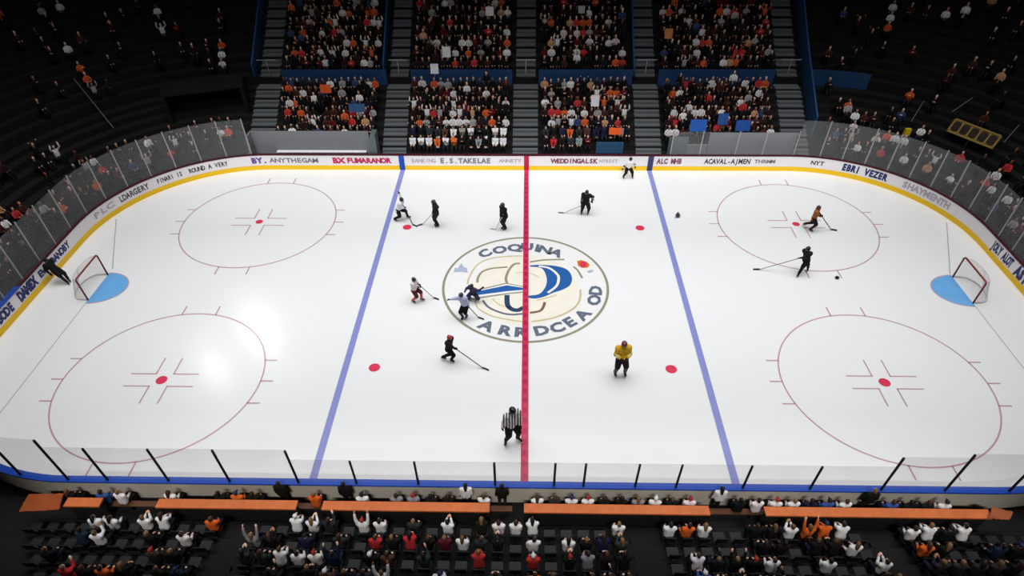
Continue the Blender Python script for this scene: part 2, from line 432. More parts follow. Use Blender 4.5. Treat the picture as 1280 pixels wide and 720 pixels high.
for a_ in (('BY.',313,204,332,204,.58,'purple',.06),('ANYTHEGAM',335,204,396,204,.5,'grey'),('BX',413,204,428,204,.58,'red',.06),('FUMARANOR',431,204,487,204,.54,'red',.06),
        ('BANKING',512,204,545,204,.44,'pale'),('E.S.TAKELAE',548,204,614,204,.54,'grey',.05),('ANNETY',624,204,652,204,.38,'pale'),('WEDDINGALSK',691,205,747,205,.5,'maroon',.05),
        ('NYREST',751,205,772,205,.36,'pale'),('ALC MHB',823,205,853,205,.56,'maroon',.05),('ACAVAL-AJMEN',883,206,941,206,.54,'dark',.03),('THRMM',944,206,970,206,.38,'grey'),('NYT',1016,207,1032,208,.42,'dark'),
        ('EBRI VEZER',1053,209,1109,221,.66,'navy',.06),('SHAYMENTH',1128,230,1192,258,.6,'pale',.05),('JOLY ALOT',1238,304,1264,330,.75,'navy',.06),('ASTRE',1267,336,1289,362,.85,'navy',.08),
        ('ROUND A VERY',232,210,285,200,.46,'black'),('FINARI IS',193,226,225,214,.46,'black'),('LDARGERY',150,250,184,231,.56,'dark',.03),('PLC',118,272,143,254,.5,'pale'),
        ('DANOBY',61,327,83,304,.6,'navy',.05),('EW',44,346,54,334,.55,'navy',.05),('DAMEX',21,372,41,350,.75,'navy',.08),('BODE',-4,402,12,382,.7,'navy',.06)): ad_px(*a_)

# ------------------------------------------------------------------ glass above the boards
def shield(name, label, s0, s1, step, top, postm, pr=.045, posts=True, cuts=None, base=BT):
    t = thing(name, label, 'rink glass')
    n = max(1, round((s1-s0)/step)); S = cuts or [s0+(s1-s0)*i/n for i in range(n+1)]
    for i in range(len(S)-1):
        zt = top((S[i]+S[i+1])/2) if callable(top) else top
        mb = MB(); kk = max(1, round((S[i+1]-S[i])/.6))
        ln = [at_s(S[i]+.03+(S[i+1]-S[i]-.06)*j/kk) for j in range(kk+1)]
        vs = []
        for p, nn in ln:
            for o in (.075, .09):
                q = p+nn*o; vs += [(q.x, q.y, base+.035), (q.x, q.y, zt)]
        fs = []
        for j in range(kk):
            a = 4*j; fs += [(a, a+4, a+5, a+1), (a+2, a+3, a+7, a+6), (a+1, a+5, a+7, a+3), (a, a+2, a+6, a+4)]
        fs += [(0,1,3,2), (4*kk, 4*kk+2, 4*kk+3, 4*kk+1)]
        mb.add(vs, fs).build('glass_pane', GLASS, t)
    if posts:
        for i, s in enumerate(S):
            za = top(s-.2) if callable(top) else top; zb = top(s+.2) if callable(top) else top
            p, nn = at_s(s); q = p+nn*.15
            MB().tube([(q.x,q.y,base+.03),(q.x,q.y,max(za,zb)+.03)], pr, 8).build('post', postm, t)
    return t
sX = lambda x: s_of((x, -HY)) if x >= 0 else s_of((x, -HY)) - TOTAL
near_x = [-18.9,-17.2,-14.65,-12.1,-9.3,-6.83,-4.3,-1.2,1.15,2.4,4.45,6.1,8.8,11.55,14.3,16.9]
cuts = [s_of((-24.6, -11.9))-TOTAL, s_of((-22.9, -12.9))-TOTAL, s_of((-20.9,-13.7))-TOTAL] + [sX(x) for x in near_x] + [s_of((19.4,-13.9)), s_of((21.3,-13.6)), s_of((23.2,-12.9))]
near_top = lambda s: 3.85 if s < -18.2 else 3.35 if s < -9.4 else 2.72 if s < 14.2 else 3.35 if s < 16.8 else 3.6
shield('rink_glass', 'clear glass screen with black posts along the near boards', 0, 0, 1, near_top, POST_D, .05, True, cuts)
def s_far(x): return s_of((x, HY))
sR0, sR1 = s_of((HX, -5)), s_far(21.2)
shield('rink_glass', 'tall curved glass screen with pale posts round the yellow-banner corner', sR0, s_far(10.4), 1.75, lambda s: 3.8 if s < s_far(19.6) else 2.95, POST_L, cuts=[sR0+(sR1-sR0)*i/15 for i in range(16)]+[s_far(19.3), s_far(17.0), s_far(15.1), s_far(12.6), s_far(10.4)])
sL0, sL1 = s_far(-20.2), s_of((-HX, -6))
shield('rink_glass', 'tall curved glass screen with pale posts behind the goal beside the leaning black-clad skater', sL0, sL1, 1.75, 3.85, POST_L)

# ------------------------------------------------------------------ stands (far side, corners and ends)
def stand_at(s, e):
    """s: along the bowl from the middle of the far side (+ to the right), e: distance behind the first row's front edge"""
    sg = 1 if s >= 0 else -1; a = abs(s)
    if a <= 21.2: return V((s, 15.2+e)), V((0, 1))
    th = (a-21.2)/10.0; ex, ey = 8.4+e, 10.7+e
    if th < PI/2:
        return V((sg*(21.2+ex*math.sin(th)), 4.5+ey*math.cos(th))), V((sg*math.sin(th)/ex, math.cos(th)/ey)).normalized()
    return V((sg*(21.2+ex), 4.5-(th-PI/2)*10.0)), V((sg, 0))
LOWER = [(.72*k, .72, .55+.43*k) for k in range(7)]
UPPER = [(5.95+.75*j, .75, 4.1+.5*j) for j in range(11)]
prof = [(0, -.3)]
for e, d, z in LOWER: prof += [(e, z), (e+d, z)]
prof += [(5.04, 3.45), (5.95, 3.45)]
for e, d, z in UPPER: prof += [(e, z), (e+d, z)]
ee = UPPER[-1][0]+.75; prof += [(ee, 13.5), (ee+.4, 13.5), (ee+.4, -.3)]
ST = [x*.8 for x in range(-64, 65)]
ST = sorted(set([s for s in ST if abs(s) > 21.2 or abs(s) % 4 < .01] + [-21.2, 21.2]))
mb = MB(); vs = []
for s in ST:
    for e, z in prof:
        p, _ = stand_at(s, e); vs.append((p.x, p.y, z))
k = len(prof); fs = []
for i in range(len(ST)-1):
    for j in range(k-1): fs.append((i*k+j, (i+1)*k+j, (i+1)*k+j+1, i*k+j+1))
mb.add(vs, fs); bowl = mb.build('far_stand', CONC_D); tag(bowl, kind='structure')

STAIRS = [(-20.2, .95), (-10.0, .9), (-.1, .95), (9.15, .95), (20.1, .95)]
names = ['grey aisle stair beside the dark tunnel in the far stand', 'grey aisle stair between the penalty box and the far section facing the centre circle', 'grey aisle stair straight above the red centre line', 'grey aisle stair above the navy board stripe', 'grey aisle stair next to the tall blue side wall']
for (x, w), lb in zip(STAIRS, names):
    t = thing('aisle_stair', lb, 'stairs', (x, 15.2, 0), 'aisle stairs of the far stand')
    low, upp = MB(), MB()
    for e, d, z in LOWER:
        low.box((-w, e+.005, z+.004), (w, e+d, z+.03)); low.box((-w, e+d*.5, z+.03), (w, e+d-.005, z+.215))
        low.box((-w, e-.012, z-.06), (w, e+.004, z+.03), None, 1); low.box((-w, e+d*.5-.014, z+.10), (w, e+d*.5, z+.22), None, 1)
    low.box((-w, 5.045, 3.454), (w, 5.94, 3.48))
    for e, d, z in UPPER:
        upp.box((-w*.8, e+.005, z+.004), (w*.8, e+d, z+.03)); upp.box((-w*.8, e+d*.5, z+.03), (w*.8, e+d-.005, z+.25))
        upp.box((-w*.8, e-.012, z-.06), (w*.8, e+.004, z+.03), None, 1); upp.box((-w*.8, e+d*.5-.014, z+.12), (w*.8, e+d*.5, z+.255), None, 1)
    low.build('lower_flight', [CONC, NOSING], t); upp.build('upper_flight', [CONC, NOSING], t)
    r = MB(); r.tube([(0, 6.0, 4.2), (0, 6.0, 5.35)], .03, 6); r.tube([(-w*.8, 6.0, 5.3), (w*.8, 6.0, 5.3)], .03, 6); r.build('gate_rail', POST_L, t)
# blue barrier in front of the upper tier
SEC = [(-19.1, -11.0), (-9.0, -1.2), (.95, 8.1), (10.2, 19.0)]
sec_lb = ['penalty box', 'section facing the centre circle', 'section with the blue tarpaulin', 'section with the blue flags']
for (a, b), lb in zip(SEC, sec_lb):
    o = MB().box((a-.05, 20.98, 3.46), (b+.05, 21.1, 4.62)).build('barrier_wall', BLUE_W)
    tag(o, 'blue barrier wall under the upper tier behind the %s' % lb, 'barrier', 'blue barrier walls of the far stand', kind='thing')
for s0, s1, lb in ((21.6, 24.6, 'short blue barrier wall just past the tall blue side wall'),):
    mb = MB(); n = 20; vs = []; fs = []
    for i in range(n+1):
        for e, z in ((5.78, 3.46), (5.9, 3.46), (5.9, 4.62), (5.78, 4.62)):
            p, _ = stand_at(s0+(s1-s0)*i/n, e); vs.append((p.x, p.y, z))
    for i in range(n):
        for q in range(4): fs.append((4*i+q, 4*i+4+q, 4*i+4+(q+1) % 4, 4*i+(q+1) % 4))
    o = mb.add(vs, fs).build('barrier_wall', BLUE_W); tag(o, lb, 'barrier', 'blue barrier walls of the far stand', kind='thing')
def side_wall(x, rows, lb, h=1.0, m=BLUE_W):
    mb = MB()
    rows = sorted(rows); e0, z0 = rows[0][0], rows[0][2]; e1, z1 = rows[-1][0]+rows[-1][1], rows[-1][2]+.3; n = len(rows)
    top = [(e, z+h) for e, d, z in rows]+[(e1, z1+h)]; bot = []
    for e, d, z in rows: bot += [(e, z-.35), (e+d, z-.35)]
    vs = [(x+w_, 15.2+e, z) for w_ in (-.06, .06) for e, z in [(rows[0][0], rows[0][2]-.3)]+top+[(e1, z1-.6)]]; k_ = len(vs)//2
    mb.add(vs, [tuple(range(k_)), tuple(range(2*k_-1, k_-1, -1))]+[(i, k_+i, k_+(i+1) % k_, (i+1) % k_) for i in range(k_)])
    o = mb.build('stair_side_wall', m); tag(o, lb, 'side wall', 'blue side walls of the stairs', kind='thing'); return o
side_wall(-11.15, UPPER, 'blue side wall beside the stair nearest the penalty box, upper tier', .9)
side_wall(-21.4, UPPER, 'blue side wall beside the stair next to the dark tunnel', .9)
side_wall(8.25, UPPER, 'blue side wall of the stair above the navy board stripe', .6)
side_wall(21.35, UPPER+LOWER[2:], 'tall blue side wall stepping down towards the yellow-banner corner', 1.5)

# tunnel opening (dark) in the corner left of the first stair
t = thing('tunnel_entrance', 'dark concrete tunnel opening in the unlit corner of the far stand', 'tunnel', (-24.4, 18.3, 0))
BLK = mat('tunnel_shade_black', (14, 14, 16), .95)  # near-black colour stands in for the shade inside the opening
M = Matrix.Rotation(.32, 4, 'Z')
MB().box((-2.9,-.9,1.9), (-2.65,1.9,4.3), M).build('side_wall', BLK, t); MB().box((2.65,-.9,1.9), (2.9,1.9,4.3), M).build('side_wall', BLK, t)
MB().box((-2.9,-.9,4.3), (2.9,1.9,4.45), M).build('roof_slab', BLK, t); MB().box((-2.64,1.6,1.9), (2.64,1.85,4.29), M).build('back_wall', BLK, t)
t['kind'] = 'structure'

# ------------------------------------------------------------------ penalty boxes on the far side
t = thing('penalty_box', 'grey penalty box with a white bench behind the far boards', 'penalty box', (0, 0, 0))
MB().box((-20.4, 15.0, -.3), (-11.6, 15.15, 2.45)).build('back_wall', GREY_W, t)
MB().box((-18.6, 14.62, 1.0), (-11.9, 14.92, 1.06)).add([], []).build('bench', WHITE_P, t)
b = MB()
for x in (-18.2, -16.2, -14.2, -12.2): b.box((x-.04, 14.7, -.3), (x+.04, 14.85, 1.0))
b.build('bench_support', POST_L, t)
mb = MB(); mb.add([(-11.75,14.2,.3),(-10.95,14.2,.3),(-10.95,14.2,2.6),(-11.3,14.2,2.6),(-11.75,15.1,.3),(-10.95,15.1,.3),(-10.95,15.1,2.6),(-11.3,15.1,2.6)],
    [(0,1,2,3),(7,6,5,4),(0,4,5,1),(1,5,6,2),(2,6,7,3),(3,7,4,0)]); mb.build('end_panel', DGREEN_W, t)
MB().box((-20.45, 14.25, -.3), (-20.3, 15.0, 2.4)).build('end_panel', GREY_W, t)
t = thing('timekeeper_box', 'grey panelled box with a pale door behind the far boards below the blue flags', 'timekeeper box', (0, 0, 0))
MB().box((13.3, 15.0, -.3), (19.6, 15.15, 2.35)).build('back_wall', GREY_W, t)
MB().box((10.35, 14.7, -.3), (11.75, 14.85, 2.2)).build('door', DGREEN_W, t)
MB().box((11.8, 14.95, -.3), (13.25, 15.1, 1.5)).build('low_panel', GREY_W, t)

# ------------------------------------------------------------------ crowd far away: one mass
import numpy as np
def crowd_person(pose):
    mb = MB()   # materials: 0 top, 1 skin, 2 hair, 3 trousers
    mb.cap((-.06,0,.52), (-.08,-.02,.92), .13, .12, 6, 0); mb.cap((.06,0,.52), (.08,-.02,.92), .13, .12, 6, 0)
    mb.tube([(0,0,1.0),(0,0,1.12)], .055, 6, 1); mb.ell((0,.015,1.2), (.08,.095,.125), None, 7, 5, 1); mb.ell((0,-.02,1.235), (.092,.095,.105), None, 7, 4, 2)
    for s in (-1, 1):
        mb.tube([(s*.09,.03,.54),(s*.12,.40,.56),(s*.12,.42,.06)], [.085,.07,.05], 5, 3)
        if pose == 0: a = [(s*.2,0,.95),(s*.26,.06,.68),(s*.1,.30,.66)]
        elif pose == 1: a = [(s*.2,0,.95),(s*.34,.1,1.12),(s*.28,.14,1.42)]
        elif pose == 2: a = [(s*.2,0,.95),(s*.26,.12,.75),(s*.05,.32,.92)]
        else: a = [(s*.2,0,.95),(s*.25,-.02,.68),(s*.22,.2,.6)]
        mb.tube(a, [.065,.055,.045], 5, 0); mb.ell(a[-1], (.05,.05,.055), None, 5, 3, 1)
    if pose == 3: # standing taller
        mb.v = [(x, y*(.45 if z < .6 else 1), z*1.0+.45 if z > .45 else z*1.9) for x, y, z in mb.v]
    tri = []
    for f, mi in zip(mb.f, mb.m): tri.append((f, mi))
    return np.array(mb.v), tri
CP = [crowd_person(i) for i in range(4)]
TOPS = [((20,18,20),36),((46,24,26),14),((30,30,38),10),((70,36,32),7),((214,212,214),11),((160,156,158),6),((206,92,48),6),((190,54,54),5),((196,150,110),3),((52,70,110),3),((92,20,30),4),((230,230,230),5)]
SKINS = [(224,178,156),(206,158,134),(236,196,176),(172,122,96),(120,82,62),(214,168,140)]
HAIRS = [(24,18,16),(46,30,22),(70,48,30),(96,72,46),(20,20,22),(120,92,58),(150,40,36),(200,200,200),(30,26,30)]
def pick(r, tab):
    q = r.random()*sum(w for _, w in tab)
    for c, w in tab:
        q -= w
        if q <= 0: return c
    return tab[0][0]
spots_far = []       # (pos, outward normal, row kind, row, s)
cr_ = random.Random(5)
AVOID = []
def seg_d(p, a, b):
    ab = b-a; t = max(0, min(1, (p-a).dot(ab)/max(ab.length_squared, 1e-9))); return (p-a-ab*t).length
def section_rows(s0, s1, dens, rows, sp=.5, tier='lower'):
    for e, d, z in rows:
        if sp == .5 and tier == 'lower': sp_ = .62 if e < .8 and s0 > -12 and s1 < 9 else .5
        else: sp_ = sp
        n = int((s1-s0-.3)/sp_)
        for i in range(n):
            if cr_.random() > dens: continue
            s = s0+.15+sp_*(i+.5)+cr_.uniform(-.03,.03); p, nn = stand_at(s, e+d*.62)
            if any(seg_d(p, a_, b_) < q_ for a_, b_, q_ in AVOID): continue
            spots_far.append((p, nn, z, tier, e, s))
def stand_hit(u, v, lift=0.0):
    d = (FWD+RIGHT*((u-640)/F_PX)-UPV*((v-CY)/F_PX)).normalized(); hit = bowl_bvh.ray_cast(CAM, d)
    return hit[0]-d*(lift), d
from mathutils.bvhtree import BVHTree
bowl_bvh = BVHTree.FromPolygons([v.co.copy() for v in bowl.data.vertices], [tuple(p.vertices) for p in bowl.data.polygons])
RAILS = [((92,98),(142,160)), ((1139,152),(1155,126)), ((1190,140),(1216,122)), ((1255,178),(1274,156))]
for ra, rb in RAILS: AVOID.append((stand_hit(*ra, .9)[0].xy, stand_hit(*rb, .9)[0].xy, .62))
_q = stand_hit(762,184,.9)[0].xy; AVOID.append((_q-V((.9,0)), _q+V((.9,0)), .85))
AVOID.append((stand_hit(1190,156,1.0)[0].xy, stand_hit(1247,176,1.0)[0].xy, 1.0)); AVOID.append((stand_hit(1134,165,.6)[0].xy, stand_hit(1134,165,.6)[0].xy, .6))
section_rows(*SEC[0], .95, LOWER[1:]); section_rows(*SEC[1], .97, LOWER); section_rows(*SEC[2], .97, LOWER); section_rows(10.2, 18.9, .95, LOWER[1:])
for a, b in SEC: section_rows(a, b, .85, UPPER[:9], tier='upper')
section_rows(22, 51, .5, LOWER[:4], .56); section_rows(22, 51, .28, LOWER[4:], .6); section_rows(22, 48, .3, UPPER, .6, 'upper')
section_rows(-51, -22, .5, LOWER[:3], .56); section_rows(-51, -31.5, .3, LOWER[3:], .6); section_rows(-48, -22, .3, UPPER, .6, 'upper')
indiv_far = []
mass = []
for q in spots_far:
    if q[3] == 'lower' and q[4] < .1 and -9 < q[5] < 8.1: indiv_far.append(q)
    elif q[3] == 'lower' and .7 < q[4] < .8 and -9 < q[5] < 8.1 and len(indiv_far) < 56: indiv_far.append(q)
    else: mass.append(q)
av, af, ac = [], [], []
base = 0
for p, nn, z, tier, e, s in mass:
    pose = cr_.choices((0, 1, 2, 3), (6, 1, 2, 1.2))[0]; v, tri = CP[pose]
    sc_ = cr_.uniform(.92, 1.06); a = math.atan2(-nn.y, -nn.x) - PI/2 + cr_.uniform(-.25, .25); c, sn = math.cos(a), math.sin(a)
    w = v*sc_
    X = w[:,0]*c - w[:,1]*sn + p.x; Y = w[:,0]*sn + w[:,1]*c + p.y
    av.append(np.stack([X, Y, w[:,2]+z+.02], 1))
    cols = [lin(pick(cr_, TOPS)), lin(cr_.choice(SKINS)), lin(cr_.choice(HAIRS)), lin(cr_.choice(((22,22,26),(34,36,50),(40,34,30),(26,24,26))))]
    for f, mi in tri:
        af.append(tuple(base+i for i in f)); ac.append((*cols[mi], 1))
    base += len(v)
me = bpy.data.meshes.new('crowd'); me.from_pydata(np.concatenate(av).tolist(), [], af)
at = me.attributes.new('clothing', 'FLOAT_COLOR', 'FACE'); at.data.foreach_set('color', np.array(ac, dtype=np.float32).ravel())
cm = mat('crowd_clothing', (100,100,100), .85, spec=.15, var=.1)
_a = cm.node_tree.nodes.new('ShaderNodeAttribute'); _a.attribute_name = 'clothing'
_mx = [n for n in cm.node_tree.nodes if n.type == 'MIX'][0]; cm.node_tree.links.new(_a.outputs['Color'], _mx.inputs['A'])
me.materials.append(cm); me.polygons.foreach_set('use_smooth', [True]*len(me.polygons)); me.update()
tag(link('crowd', me), 'packed mass of seated spectators filling the far and end stands', 'crowd', 'crowd in the far stands', 'stuff')

# ------------------------------------------------------------------ people
def ik(a, b, l1, l2, hint):
    d = b-a; L = d.length; mx = (l1+l2)*.995
    if L > mx: b = a+d*(mx/L); d = b-a; L = mx
    if L < abs(l1-l2)+.02: L = abs(l1-l2)+.02
    t = d.normalized(); x = (l1*l1-l2*l2+L*L)/(2*L); h = math.sqrt(max(0, l1*l1-x*x))
    n = hint-t*hint.dot(t)
    n = n.normalized() if n.length > 1e-5 else t.orthogonal().normalized()
    return a+t*x+n*h, b
class Pose: pass
def pose(hip, lean, face, la, ra, lw, rw, look=None, s=1.0, knee=None, elbow=None):
    """L is the body's left. All points relative to the thing's base."""
    J = Pose(); J.s = s; hip = V(hip); T = V(lean).normalized(); Fh = V(face).normalized()
    r = Fh.cross(T).normalized(); f = T.cross(r)
    J.T, J.r, J.f, J.hip = T, r, f, hip
    J.chest = hip+T*.33*s; J.neck = hip+T*.50*s
    LK = V(look).normalized() if look else (f*.8+V((0,0,-.15))).normalized()
    J.hup = (T*.45+V((0,0,.55))).normalized(); hr = LK.cross(J.hup).normalized(); J.hup = hr.cross(LK).normalized()
    J.head = J.neck+(T*.4+V((0,0,.6))).normalized()*.155*s+LK*.02*s; J.LK, J.hr = LK, hr
    J.sh, J.el, J.wr, J.hp, J.kn, J.an = {}, {}, {}, {}, {}, {}
    for k, sg, w, a in (('l', -1, lw, la), ('r', 1, rw, ra)):
        J.sh[k] = hip+T*.445*s+r*sg*.185*s
        eh = V(elbow[k]) if elbow and k in elbow else (-f*.5+r*sg*.6+V((0,0,-.5)))
        J.el[k], J.wr[k] = ik(J.sh[k], V(w), .285*s, .26*s, eh)
        J.hp[k] = hip+r*sg*.095*s-T*.02*s
        kh = V(knee[k]) if knee and k in knee else (Fh+r*sg*.15)
        J.kn[k], J.an[k] = ik(J.hp[k], V(a), .44*s, .44*s, kh)
    return J
def torso(mb, J, o=0.0, wide=0.0):
    s = J.s
    for sg in (-1, 1):
        mb.cap(J.hip+J.r*sg*.065*s, J.hip+J.T*.20*s+J.r*sg*.06*s, (.115+o)*s, (.105+o)*s)
        mb.cap(J.hip+J.T*.20*s+J.r*sg*.06*s, J.chest+J.T*.05*s+J.r*sg*.085*s, (.105+o)*s, (.112+o)*s)
        mb.cap(J.chest+J.T*.07*s+J.r*sg*.05*s, J.sh['l' if sg < 0 else 'r'], (.09+o)*s, (.068+o+wide)*s)
    mb.cap(J.chest+J.T*.10*s, J.neck, (.09+o)*s, (.06+o)*s)
def arms(mb, J, o=0.0, upto=1.0, pad=0.0):
    s = J.s
    for k in 'lr':
        mb.cap(J.sh[k], J.el[k], (.056+o+pad)*s, (.044+o+pad*.6)*s); e = J.el[k].lerp(J.wr[k], upto); mb.cap(J.el[k], e, (.043+o+pad*.5)*s, (.031+o)*s)
def leg(mb, J, k, o=0.0, a=0.0, b=1.0):
    s = J.s
    def pt(t):
        return J.hp[k].lerp(J.kn[k], t*2) if t <= .5 else J.kn[k].lerp(J.an[k], t*2-1)
    def rr(t): return (.088-.06*t if t < .5 else .056-.038*(t-.5)) + o
    ts = [a] + ([.5] if a < .5 < b else []) + [b]
    for t0, t1 in zip(ts, ts[1:]): mb.cap(pt(t0), pt(t1), rr(t0)*s, rr(t1)*s)
def hand(mb, J, k, axis=None, o=0.0, curl=.5, nose=None):
    """palm, four fingers of different length and a thumb; around axis when gripping"""
    s = J.s; w = J.wr[k]; d = (J.wr[k]-J.el[k]).normalized(); sg = -1 if k == 'l' else 1
    if axis is not None:
        sp = V(axis).normalized(); d2 = (d-sp*d.dot(sp)); d = (d2.normalized() if d2.length > .2 else d); nrm = d.cross(sp).normalized(); curl = 1.25
        if nrm.dot(J.f) > 0 and False: nrm = -nrm
    else:
        nrm = (-J.r*sg*.3+V((0,0,-1))); nrm = (nrm-d*nrm.dot(d)).normalized(); sp = d.cross(nrm).normalized()
    pe = w+d*.085*s
    for q in (-.026, 0, .026): mb.cap(w+sp*q*.7*s+d*.015*s, pe+sp*q*s, (.019+o)*s, (.017+o)*s, 8)
    for i, (q, L) in enumerate(((-.034,.068), (-.0115,.079), (.0115,.075), (.034,.058))):
        p = pe+sp*q*s; an = 0
        for j, fr in enumerate((.45,.32,.23)):
            an += curl*(.7 if j == 0 else .95); dd = d*math.cos(an)+nrm*math.sin(an); q2 = p+dd*L*fr*s*1.1
            mb.cap(p, q2, (.0105-.001*j+o*.55)*s, (.0098-.001*j+o*.55)*s, 6); p = q2
    b = w+d*.03*s-sp*sg*.032*s; td = (d*.6-sp*sg*.6+nrm*.55).normalized(); m1 = b+td*.042*s; m2 = m1+(d*.6+nrm*.75-sp*sg*.1).normalized()*.034*s
    mb.cap(b, m1, (.014+o*.7)*s, (.012+o*.7)*s, 6); mb.cap(m1, m2, (.012+o*.6)*s, (.0095+o*.6)*s, 6)
def head(mb, J, o=0.0):
    s = J.s; H = J.head; M = Matrix((J.hr, J.LK, J.hup)).transposed()
    mb.cap(J.neck-J.T*.02*s, H-J.hup*.05*s, .057*s, .052*s)
    mb.ell(H+J.hup*.02*s, (.074*s,.094*s,.108*s), M, 12, 9); mb.ell(H+J.LK*.028*s-J.hup*.06*s, (.055*s,.062*s,.058*s), M, 10, 7)
    mb.cap(H+J.LK*.088*s+J.hup*.005*s, H+J.LK*.108*s-J.hup*.028*s, .010*s, .015*s, 6)
    for sg in (-1, 1): mb.ell(H+J.hr*sg*.075*s-J.hup*.012*s, (.012*s,.022*s,.032*s), M, 6, 5)
def paint_face(me, J):
    s = J.s; ey = [J.head+J.LK*.088*s+J.hr*sg*.032*s+J.hup*.018*s for sg in (-1, 1)]; mo = J.head+J.LK*.085*s-J.hup*.062*s
    idx = [0]*len(me.polygons)
    for i, p in enumerate(me.polygons):
        c = p.center
        if min((c-e).length for e in ey) < .017*s: idx[i] = 1
        elif abs((c-mo).dot(J.hr)) < .026*s and abs((c-mo).dot(J.hup)) < .010*s and (c-mo).dot(J.LK) > -.02: idx[i] = 2
        elif min((c-J.an[k]).length for k in 'lr') < .0: idx[i] = 3
    me.polygons.foreach_set('material_index', idx)
def foot(mb, J, k, d, o=0.0):
    s = J.s; d = V(d).normalized(); a = J.an[k]
    mb.cap(a+V((0,0,-.02))*s-d*.03*s, a+V((0,0,-.045))*s+d*.06*s, (.04+o)*s, (.034+o)*s); mb.cap(a+V((0,0,-.045))*s+d*.06*s, a+V((0,0,-.052))*s+d*.16*s, (.034+o)*s, (.026+o)*s)

# ---- skaters
def skater(label, base, J, jersey, pants, socks, helmet, glove=(22,20,20), toes=None, stick=None, jersey_mat=CLOTH, skin=(214,170,146), stick_label=None, stick_col=(40,40,42), tape=(20,20,20), visor=True, trim=None):
    s = J.s
    t = thing('person', label, 'person', base, 'people on the ice')
    toes = toes or {'l': J.f, 'r': J.f}
    for k in 'lr':
        d = V(toes[k]); d.z = 0; toes[k] = d.normalized()
    ax = {}
    if stick:
        butt, heel = V(stick[0]), V(stick[1]); ax = {k: (heel-butt) for k in stick[3]}
    b = MB(); torso(b, J); arms(b, J); head(b, J)
    for k in 'lr': leg(b, J, k); hand(b, J, k, ax.get(k)); foot(b, J, k, toes[k])
    me = fuse(b, .0105*s, 5200, [SKIN, EYE, LIP, DARK], 'body'); paint_face(me, J); link('body', me, t, skin)
    b = MB(); torso(b, J, .045, .035); arms(b, J, .026, .9, .032)
    for sg in (-1, 1): b.cap(J.hip-J.T*.07*s+J.r*sg*.075*s, J.hip+J.T*.1*s+J.r*sg*.07*s,   .165*s, .15*s)
    jo = link('jersey', fuse(b, .02*s, 1800, jersey_mat, 'jersey'), t, jersey)
    if trim:
        tb = MB()
        for k in 'lr':
            p, q = J.el[k], J.wr[k]; tb.cap(p.lerp(q, .25), p.lerp(q, .5), .086*s, .078*s)
            p, q = J.sh[k], J.el[k]; tb.cap(p.lerp(q, .75), p.lerp(q, .85), .099*s, .093*s)
        link('sleeve_band', fuse(tb, .02*s, 500, CLOTH, 'sleeve_band'), jo, trim)
    b = MB()
    for sg in (-1, 1): b.cap(J.hip+J.r*sg*.07*s-J.T*.02*s, J.hip+J.r*sg*.07*s-J.T*.10*s, .155*s, .15*s)
    for k in 'lr': leg(b, J, k, .06, 0, .47)
    link('pants', fuse(b, .02*s, 1000, CLOTH, 'pants'), t, pants)
    for k in 'lr':
        b = MB(); leg(b, J, k, .036, .44, .95); b.cap(J.kn[k], J.kn[k].lerp(J.an[k], .3), .098*s, .088*s)
        link('sock', fuse(b, .016*s, 500, CLOTH, 'sock'), t, socks)
        b = MB(); foot(b, J, k, toes[k], .018); b.cap(J.an[k]+V((0,0,-.01)), J.an[k].lerp(J.kn[k], .2), .062*s, .06*s)
        sk = link('skate', fuse(b, .014*s, 700, DARK, 'skate'), t)
        a = J.an[k]; d = toes[k]; side = V((-d.y, d.x, 0)); z1 = a.z-.085*s; z0 = max(.003, a.z-.17*s)
        bm = MB(); pr = [(-.10,z1+.02),(-.075,z0+.028),(-.11,z0+.012),(-.09,z0),(.15,z0),(.20,z0+.014),(.15,z0+.03),(.14,z1+.03),(.10,z1+.02),(.09,z0+.03),(-.03,z0+.03),(-.045,z1+.02)]
        n = len(pr); vs = []
        for w in (-.006, .006): vs += [V((a.x, a.y, 0))+d*x*s+side*w+V((0,0,z)) for x, z in pr]
        bm.add(vs, [tuple(range(n)), tuple(range(2*n-1, n-1, -1))]+[(i, n+i, n+(i+1) % n, (i+1) % n) for i in range(n)]).build('skate_blade', STEEL, sk)
        b = MB(); hand(b, J, k, ax.get(k), .016); w0 = J.wr[k]; b.cap(w0, w0.lerp(J.el[k], .38), .046*s, .062*s)
        link('glove', fuse(b, .0115*s, 1300, CLOTH, 'glove'), t, glove)
    H = J.head; M = Matrix((J.hr, J.LK, J.hup)).transposed()
    b = MB(); b.ell(H+J.hup*.042*s-J.LK*.008*s, (.115*s,.14*s,.115*s), M, 14, 10); b.ell(H-J.LK*.04*s-J.hup*.01*s, (.108*s,.10*s,.10*s), M, 12, 8); b.cap(H+J.hup*.10*s-J.LK*.07*s, H+J.hup*.105*s+J.LK*.06*s, .05*s, .045*s)
    for sg in (-1, 1): b.ell(H+J.hr*sg*.088*s-J.hup*.02*s-J.LK*.01*s, (.022*s,.04*s,.05*s), M, 8, 6)
    ho = link('helmet', fuse(b, .011*s, 1400, HELM, 'helmet'), t, helmet)
    if visor:
        vb = MB(); vs = []; n = 8
        for i in range(n+1):
            q = PI*(.12+.76*i/n); o = J.hr*math.cos(q)*.105*s+J.LK*math.sin(q)*.128*s
            for u, oo in ((.055, 1), (-.02, 1.02)): vs.append(H+o*oo+J.hup*u*s)
            for u, oo in ((.055, .97), (-.02, .99)): vs.append(H+o*oo+J.hup*u*s)
        fs = []
        for i in range(n): a = 4*i; fs += [(a,a+1,a+5,a+4),(a+2,a+6,a+7,a+3),(a,a+4,a+6,a+2),(a+1,a+3,a+7,a+5)]
        fs += [(0,2,3,1),(4*n,4*n+1,4*n+3,4*n+2)]
        vb.add(vs, fs).build('visor', GLASS, ho)
